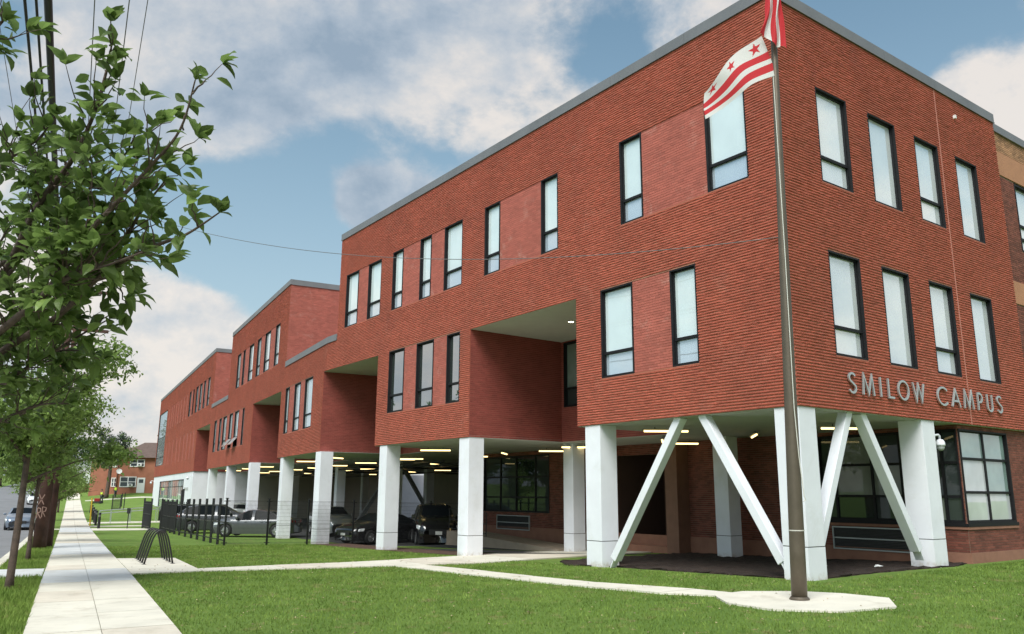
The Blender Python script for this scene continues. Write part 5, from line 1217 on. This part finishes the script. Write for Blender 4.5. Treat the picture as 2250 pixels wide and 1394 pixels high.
def street_tree(name, label, x, y, z0, h_tr, lean, rad, ht, nl, ls, mleaf, seed, r_tr=.10, kind=0, cat='tree', nb=11, group=None):
    r_ = np.random.default_rng(seed); e = empty(name, (x, y, z0)); tag(e, label, cat, group)
    base = np.array([x, y, z0]); top = base + np.array([lean[0], lean[1], h_tr]); crown_c = top + np.array([0, 0, ht * .42])
    mb = MB(); mid = (base + top) / 2 + r_.normal(size=3) * .03
    mb.tube([tuple(base - [0, 0, .1]), tuple(base + (mid - base) * .25), tuple(mid), tuple(top), tuple(top + [lean[0] * .2, lean[1] * .2, ht * .5])], [r_tr * 1.35, r_tr * 1.05, r_tr * .95, r_tr * .8, r_tr * .3], 12)
    tr = mb.build('trunk', M_bark, e, world=True, smooth=True)
    C, D = [], []; per = nl // (nb * 9)
    for b_ in range(nb):
        a = 2 * math.pi * (b_ / nb) + r_.uniform(-.3, .3); el = r_.uniform(.15, 1.25); ln = rad * r_.uniform(.75, 1.15) * (1 if el < .8 else .95)
        st = top + np.array([0, 0, r_.uniform(-.25, .35) * ht * .4]); dr = np.array([math.cos(a) * math.cos(el), math.sin(a) * math.cos(el), math.sin(el) * (ht / rad) * .75]); dr[2] += .1
        pts = [st + dr * ln * t_ + np.array([0, 0, -.22 * ln * t_ * t_ * math.cos(el) + .1 * t_]) + r_.normal(size=3) * .05 * ln * .3 * t_ for t_ in np.linspace(0, 1, 7)]
        mb = MB(); mb.tube([tuple(q_) for q_ in pts], [r_tr * .45 * (1 - .85 * t_) for t_ in np.linspace(0, 1, 7)], 6); mb.build('branch', M_bark, e, world=True, smooth=True)
        for sidx in range(9):
            t_ = r_.uniform(.15, 1.0); i = min(int(t_ * 6), 5); p_ = pts[i] + (pts[i + 1] - pts[i]) * (t_ * 6 - i)
            v = r_.normal(size=3); v[2] = abs(v[2]) * .6; v = v / np.linalg.norm(v) * rad * r_.uniform(.18, .42)
            m_ = per; tt = r_.random(m_) ** .7; jit = r_.normal(size=(m_, 3)) * rad * .055
            C.append(p_ + v[None] * tt[:, None] + jit); D.append(v[None] * .6 / rad + r_.normal(size=(m_, 3)) * .6 + np.array([0, 0, -.15]))
    C = np.concatenate(C); D = np.concatenate(D); n = len(C); Nn = np.array([[0, 0, 1.]]) + r_.normal(size=(n, 3)) * .5; S = ls * r_.uniform(.6, 1.2, n)
    V, Lp, Sz = leaf_arrays(C, D, Nn, S, kind); o = bpy.data.objects.new('crown', np_mesh('crown', V, Lp, Sz, mleaf)); link(o, e, True); o['kind'] = 'stuff'
    return e
def at(p_, q_): x, y = PQ(p_, q_); return float(x), float(y), gz(x, y)
street_tree('cherry_tree', 'cherry tree with a leaning trunk beside the concrete strip slab', *at(-.85, 19.0), 2.3, (.0, .05), 2.1, 4.0, 11000, .12, M_leafl, 14, .068, 0)
street_tree('cherry_tree', 'cherry tree with a forked trunk before the brown utility pole', *at(-.88, 28.2), 2.3, (.0, .05), 2.3, 4.0, 11000, .12, M_leafl, 4, .06, 0)
street_tree('cherry_tree', 'small cherry tree just beyond the utility poles', *at(-.9, 41.5), 2.0, (.1, .1), 2.0, 3.0, 6000, .12, M_leafl, 5, .08, 1)
street_tree('cherry_tree', 'cherry tree fourth in the row along the kerb', *at(-.9, 51.0), 1.9, (.0, .1), 2.1, 3.2, 5000, .14, M_leafl, 6, .08, 1)
street_tree('cherry_tree', 'cherry tree fifth in the row, beside the parked sedan', *at(-.9, 64.0), 1.9, (.0, .1), 2.2, 3.2, 4500, .16, M_leaf, 7, .08, 1)
street_tree('cherry_tree', 'cherry tree sixth in the row, far up the sidewalk', *at(-.9, 79.0), 1.9, (.0, .1), 2.3, 3.4, 4000, .18, M_leaf, 8, .08, 1)
street_tree('cherry_tree', 'farthest cherry tree in the row by the blue bins', *at(-.9, 98.0), 1.9, (.0, .1), 2.6, 3.6, 4000, .2, M_leaf, 9, .09, 1)
# far trees around the brick house
street_tree('pine_tree', 'dark open pine in front of the left end of the brick house', -59.5, 122, .9, 4.5, (.2, 0), 3.6, 7.0, 7000, .34, M_pine, 21, .28, 1)
street_tree('large_tree', 'tall leafy tree rising behind the brick house roof', *at(16, 172), 2, (0, 0), 7.0, 9.5, 9000, .55, M_leafl, 22, .4, 1)
street_tree('large_tree', 'broad tree left of the brick house behind the truck', *at(-3, 190), 4, (0, 0), 9.5, 12, 9000, .6, M_leafd, 23, .4, 1)
street_tree('large_tree', 'broad tree across the far end of the street', *at(-14, 215), 4, (0, 0), 11, 13, 9000, .7, M_leafd, 24, .4, 1)
street_tree('large_tree', 'leafy tree seen through the open car park beyond the white wall', *FF.p(30, -60, 0)[:2], -.6, 3.0, (0, 0), 5.0, 8.0, 6000, .4, M_leafl, 25, .3, 1)
# trees and a hedge row on the other side of the street, seen in the glass
for i, (p_, q_, s_) in enumerate(((-20, 56, 35), (-21, 67, 36), (-20, 79, 37))):
    street_tree('large_tree', ['tall tree across the street, mirrored in the lower middle windows', 'second tall tree across the street, mirrored beside the first', 'third tall tree across the street, farthest up the slope'][i], *at(p_, q_), 4.0, (0, 0), 6.0, 9.5, 5000, .6, M_leafd, s_, .35, 1)
for i, (p_, q_, s_) in enumerate(((-20, -6, 31), (-19, 14, 32), (-21, 38, 33))):
    street_tree('large_tree', ['big tree across the street, reflected in the lower windows', 'round tree across the street, reflected near the corner', 'wide tree across the street, reflected in the far windows'][i], *at(p_, q_), 3.5, (0, 0), 6.0, 7.0, 5500, .5, M_leafd, s_, .35, 1)
street_tree('large_tree', 'big tree on the lawn to the right, reflected in the end wall glass', 17, -24, .3, 4, (0, 0), 6.5, 7.5, 5500, .5, M_leafd, 34, .35, 1)

# ------------------------------------------------------------------ brick house far left
HX = Fr((-61.2, 128), np.array([1, .16]) / math.hypot(1, .16), np.array([.16, -1]) / math.hypot(1, .16))
hz0 = 1.65
house = empty('brick_house', (HX.O[0], HX.O[1], hz0)); tag(house, 'two storey orange brick house with white windows and brown roof', 'house')
HW, HD, HH = 24.0, 9.0, 5.35
mb = MB(); mb.fbox(HX, 0, HW, -HD, 0, hz0 - 1.8, hz0 + HH); mb.build('wall', M_hbrick, house, world=True)
lw = MB(); lw.fbox(HX, -4.5, -.0, -HD, -2.2, hz0 - 1.8, hz0 + HH); lw.build('side_wing', M_hbrick, house, world=True)
rf = MB(); rf.add([HX.p(-.6, .6, hz0 + HH), HX.p(HW + .5, .6, hz0 + HH), HX.p(HW + .5, -HD - .5, hz0 + HH), HX.p(-.6, -HD - .5, hz0 + HH), HX.p(2.5, -HD / 2, hz0 + HH + 2.6), HX.p(HW - 3, -HD / 2, hz0 + HH + 2.6)], [(0, 1, 5, 4), (1, 2, 5), (2, 3, 4, 5), (3, 0, 4), (3, 2, 1, 0)])
rf.add([HX.p(-5, -1.6, hz0 + HH - .02), HX.p(.3, -1.6, hz0 + HH - .02), HX.p(.3, -HD, hz0 + HH - .02), HX.p(-5, -HD, hz0 + HH - .02), HX.p(-3, -HD / 2, hz0 + HH + 1.8), HX.p(.9, -HD / 2, hz0 + HH + 1.8)], [(0, 1, 5, 4), (2, 3, 4, 5), (3, 0, 4), (1, 2, 5)])
rf.build('roof', M_roof, house, world=True)
def hwin(s0, s1, z0, z1, ac=None, o_=.0):
    f = MB(); w = .12; a = o_
    for q_ in ((s0, s1, z0, z0 + w), (s0, s1, z1 - w, z1), (s0, s0 + w, z0 + w, z1 - w), (s1 - w, s1, z0 + w, z1 - w), ((s0 + s1) / 2 - w / 2, (s0 + s1) / 2 + w / 2, z0 + w, z1 - w)): f.fbox(HX, q_[0], q_[1], a, a + .08, q_[2], q_[3])
    for k_ in (0, 1):
        c0 = s0 + w if k_ == 0 else (s0 + s1) / 2 + w / 2; c1 = (s0 + s1) / 2 - w / 2 if k_ == 0 else s1 - w; f.fbox(HX, c0, c1, a, a + .06, (z0 + z1) / 2 - .04, (z0 + z1) / 2 + .04)
    o = f.build('window', M_hwhite, house, world=True); g_ = MB(); g_.fbox(HX, s0 + w, s1 - w, a - .0, a + .03, z0 + w, z1 - w); g_.build('pane', M_hglass, o)
    if ac:
        x0 = ac; m_ = MB(); m_.fbox(HX, x0, x0 + .65, a + .08, a + .5, z0 + .12, z0 + .52); ob = m_.build('air_conditioner', M_hwhite); tag(ob, 'white window air conditioner in the ' + ('upper' if z0 > hz0 + 3 else 'lower') + ' window of the brick house', 'air conditioner')
        v = MB(); v.fbox(HX, x0 + .2, x0 + .45, a + .5, a + .51, z0 + .2, z0 + .42); v.build('vent', M_trim, ob)
def hs_px(u):  # not used for placement of anything but the openings of this house
    return u
hwin(.6, 3.0, hz0 + .85, hz0 + 2.45, ac=1.95); hwin(1.85, 4.0, hz0 + 3.95, hz0 + 5.1, ac=3.0); hwin(-1.3, -.5, hz0 + .9, hz0 + 2.3, o_=-2.2); hwin(-1.3, -.5, hz0 + 3.9, hz0 + 5.0, o_=-2.2)
dd = MB(); dd.fbox(HX, 3.15, 4.3, 0, .06, hz0 - .0, hz0 + 2.3); do = dd.build('door', M_hwhite, house, world=True); dg = MB(); dg.fbox(HX, 3.4, 4.05, .06, .075, hz0 + 1.5, hz0 + 2.05); dg.build('door_pane', M_hglass, do)
dn = MB(); dn.tube([HX.p(.15, .12, hz0 - .3), HX.p(.15, .12, hz0 + HH)], .09, 8); dn.build('downpipe', mat('brown_pipe', (.2, .09, .06), .7), house, world=True)
sdn = MB(); c_ = HX.p(.55, .7, hz0 + 3.2); sdn.lathe([(.001, 0), (.2, .02), (.36, .07), (.42, .10)], (0, 0, 0), 20)
o = sdn.build('satellite_dish', M_hwhite); o.location = c_; o.rotation_euler = (R(68), 0, R(35)); tag(o, 'pale oval satellite dish on the corner of the brick house', 'satellite dish')
st_ = MB(); st_.tube([(0, 0, 0), (0, 0, -.7)], .04, 6); st_.build('mast', M_wire, o)
# second building glimpsed through the car park
h2 = empty('brick_building', FF.p(16, -50, -.6)); tag(h2, 'red brick building with a white balcony rail seen through the car park', 'building')
F2 = Fr(FF.p(4, -52, 0)[:2], tF, nF); mb = MB(); mb.fbox(F2, 0, 26, -10, 0, -1.5, 7.5); mb.build('wall', M_hbrick, h2, world=True)
for s_ in (4, 9, 13.5, 18, 22):
    for z_ in (.6, 3.6): f = MB(); f.fbox(F2, s_, s_ + 1.3, 0, .06, z_, z_ + 1.4); w_ = f.build('window', M_hwhite, h2, world=True); g_ = MB(); g_.fbox(F2, s_ + .1, s_ + 1.2, .06, .07, z_ + .1, z_ + 1.3); g_.build('pane', M_hglass, w_)
rb = MB(); rb.bar(F2.p(12, 1.2, 2.6), F2.p(19, 1.2, 2.6), .07); rb.bar(F2.p(12, 1.2, 1.7), F2.p(19, 1.2, 1.7), .07)
for s_ in np.arange(12, 19.1, 1.75): rb.bar(F2.p(s_, 1.2, -.8), F2.p(s_, 1.2, 2.6), .07)
rb.build('balcony_rail', M_hwhite, h2, world=True)

# ------------------------------------------------------------------ bins, boxes, truck near the far end
def wheelie(x, y, lab):
    z0 = gz(x, y); e = empty('wheeled_bin', (x, y, z0), R(25)); tag(e, lab, 'bin', 'blue wheeled bins by the far sidewalk')
    mb = MB(); mb.hexa([(-.35, -.38, .08), (.35, -.38, .08), (.35, .38, .08), (-.35, .38, .08), (-.45, -.48, 1.2), (.45, -.48, 1.2), (.45, .48, 1.2), (-.45, .48, 1.2)]); mb.build('tub', M_blue, e, bevel=.03)
    l_ = MB(); l_.hexa([(-.48, -.52, 1.2), (.48, -.52, 1.2), (.48, .5, 1.2), (-.48, .5, 1.2), (-.40, -.42, 1.32), (.40, -.42, 1.32), (.40, .42, 1.34), (-.40, .42, 1.34)]); l_.build('lid', M_blue, e, bevel=.02)
    for sx in (-.36, .36):
        w_ = MB(); w_.lathe([(.001, -.04), (.13, -.04), (.13, .04), (.001, .04)], (sx, .42, .13), 12, 'y'); w_.build('wheel', M_tyre, e)
wheelie(-72.0, 142.0, 'blue wheeled bin, nearer the brown boxes'); wheelie(-71.0, 142.6, 'blue wheeled bin, nearer the pine trunk')
for x, y, w_, lb in ((-72.2, 138, 2.4, 'open brown timber box beside the far sidewalk'), (-71.3, 139.5, 1.8, 'dark brown cabinet beside the blue bins')):
    z0 = gz(x, y); e = empty('timber_box', (x, y, z0), R(28)); tag(e, lb, 'box')
    mb = MB(); mb.box(-w_ / 2, w_ / 2, -.5, -.42, 0, 1.2); mb.box(-w_ / 2, w_ / 2, .42, .5, 0, 1.2); mb.box(-w_ / 2, -w_ / 2 + .08, -.42, .42, 0, 1.2); mb.box(w_ / 2 - .08, w_ / 2, -.42, .42, 0, 1.2); mb.box(-w_ / 2 + .08, w_ / 2 - .08, -.42, .42, 0, .08); mb.build('carcass', M_wbox, e)
    l_ = MB(); l_.box(-w_ / 2 - .03, w_ / 2 + .03, -.55, .5, 1.2, 1.27); l_.build('top_board', M_wbox, e)
x, y = PQ(.6, 172); z0 = gz(x, y); e = empty('box_truck', (x, y, z0), R(20)); tag(e, 'grey truck with a pale sloping front beyond the bins', 'truck')
mb = MB(); mb.box(-4, 1.4, -1.2, 1.2, .8, 3.2); mb.build('cargo_box', mat('grey_van_paint', (.10, .11, .11), .5), e, bevel=.05)
cb = MB(); cb.hexa([(1.45, -1.1, .6), (3.6, -1.1, .6), (3.6, 1.1, .6), (1.45, 1.1, .6), (1.45, -1.05, 2.9), (2.4, -1.0, 2.9), (2.4, 1.0, 2.9), (1.45, 1.05, 2.9)]); cb.build('cab', M_hwhite, e, bevel=.08)
for sx in (-2.6, 2.5):
    for sy in (-1.05, 1.05): w_ = MB(); w_.lathe([(.001, -.13), (.45, -.13), (.45, .13), (.001, .13)], (sx, sy, .45), 18, 'y'); w_.build('wheel', M_tyre, e)

# ------------------------------------------------------------------ people and mower
def person(x, y, rz, lab, pose):
    z0 = gz(x, y); e = empty('person', (x, y, z0), rz); tag(e, lab, 'person')
    J = {'pel': (0, 0, .95, .15), 'wst': (0, .02, 1.12, .14), 'chs': (0, .05, 1.35, .17), 'nek': (0, .07, 1.53, .06), 'hd': (0, .09, 1.66, .10), 'ht': (0, .08, 1.76, .075)}
    for s in (-1, 1):
        sd_ = 'l' if s < 0 else 'r'
        J['hip' + sd_] = (s * .1, 0, .90, .10); J['kn' + sd_] = (s * .12, .06 if s > 0 else -.02, .50, .068); J['an' + sd_] = (s * .12, .02 if s > 0 else -.12, .09, .045); J['to' + sd_] = (s * .13, .16 if s > 0 else .02, .04, .042)
        J['sh' + sd_] = (s * .19, .05, 1.44, .07); J['el' + sd_] = (s * .25, .10, 1.18, .047); J['wr' + sd_] = (s * .20, .36, 1.08 if pose else 1.0, .034); J['hn' + sd_] = (s * .19, .44, 1.06 if pose else .98, .036)
    keys = list(J); E = [('pel', 'wst'), ('wst', 'chs'), ('chs', 'nek'), ('nek', 'hd'), ('hd', 'ht')]
    for s in 'lr': E += [('pel', 'hip' + s), ('hip' + s, 'kn' + s), ('kn' + s, 'an' + s), ('an' + s, 'to' + s), ('chs', 'sh' + s), ('sh' + s, 'el' + s), ('el' + s, 'wr' + s), ('wr' + s, 'hn' + s)]
    def skin(name, scale, sel, m_):
        ks = [k_ for k_ in keys if k_ in sel]; me = bpy.data.meshes.new(name); me.from_pydata([J[k_][:3] for k_ in ks], [(ks.index(a), ks.index(c)) for a, c in E if a in sel and c in sel], []); me.materials.append(m_)
        ob = bpy.data.objects.new(name, me); link(ob, e); sm = ob.modifiers.new('s', 'SKIN'); sm.use_smooth_shade = True
        for i, k_ in enumerate(ks): me.skin_vertices[0].data[i].radius = (J[k_][3] * scale,) * 2
        me.skin_vertices[0].data[0].use_root = True; sb = ob.modifiers.new('u', 'SUBSURF'); sb.levels = sb.render_levels = 1; return ob
    def try_layer(me): pass
    old_skin = skin
    def mk(name, scale, sel, m_):
        ks = [k_ for k_ in keys if k_ in sel]; bm = bmesh.new(); lay = bm.verts.layers.skin.verify(); vs = {}
        for k_ in ks:
            v = bm.verts.new(J[k_][:3]); v[lay].radius = (J[k_][3] * scale,) * 2; vs[k_] = v
        vs[ks[0]][lay].use_root = True
        for a, c in E:
            if a in vs and c in vs: bm.edges.new((vs[a], vs[c]))
        me = bpy.data.meshes.new(name); bm.to_mesh(me); bm.free(); me.materials.append(m_); ob = bpy.data.objects.new(name, me); link(ob, e)
        sm = ob.modifiers.new('s', 'SKIN'); sm.use_smooth_shade = True; sb = ob.modifiers.new('u', 'SUBSURF'); sb.levels = sb.render_levels = 1; return ob
    mk('body', 1.0, set(keys), M_skin)
    mk('vest', 1.18, {'pel', 'wst', 'chs', 'shl', 'shr'}, M_vest)
    mk('trousers', 1.15, {'pel', 'hipl', 'hipr', 'knl', 'knr', 'anl', 'anr'}, M_trous)
    hc = MB(); hc.lathe([(.001, .11), (.06, .10), (.105, .04), (.11, 0)], (0, .08, 1.71), 14); hc.build('cap', M_trim, e, smooth=True)
person(-54.7, 111, R(160), 'person in a hi-vis vest walking behind the red mower', True)
person(-58.2, 122, R(60), 'person in a hi-vis vest standing alone on the far lawn', False)
x, y = -54.2, 108.8; z0 = gz(x, y); e = empty('lawn_mower', (x, y, z0), R(200)); tag(e, 'red ride-behind lawn mower with black deck pushed by a worker', 'mower')
mb = MB(); mb.box(-.6, .6, -.6, .6, .1, .28); mb.build('deck', M_trim, e, bevel=.04); mb = MB(); mb.box(-.35, .3, -.3, .3, .28, .7); mb.build('engine', M_red, e, bevel=.05)
for sx, sy, rr_ in ((-.5, -.5, .2), (-.5, .5, .2), (.55, -.4, .13), (.55, .4, .13)): w_ = MB(); w_.lathe([(.001, -.06), (rr_, -.06), (rr_, .06), (.001, .06)], (sx, sy, rr_), 14, 'y'); w_.build('wheel', M_tyre, e)
hb = MB(); hb.tube([(-.4, -.3, .5), (-1.0, -.3, 1.0), (-1.0, .3, 1.0), (-.4, .3, .5)], .02, 6); hb.build('handle', M_dkpaint, e)
# litter on soil
for (s_, o_, lb) in ((2.1, -3.6, 'left scrap of white paper lying on the bare soil'), (1.0, -4.2, 'right scrap of white paper lying on the bare soil')):
    c_ = FA.p(s_, o_, 0); z0 = gz(*c_[:2]) + .03; mb = MB(); mb.add([(c_[0] - .12, c_[1] - .05, z0), (c_[0] + .1, c_[1] - .07, z0 + .03), (c_[0] + .13, c_[1] + .06, z0 + .01), (c_[0] - .02, c_[1] + .09, z0 + .05), (c_[0], c_[1], z0 + .06)], [(0, 1, 4), (1, 2, 4), (2, 3, 4), (3, 0, 4)])
    tag(mb.build('paper_scrap', M_hwhite), lb, 'litter')
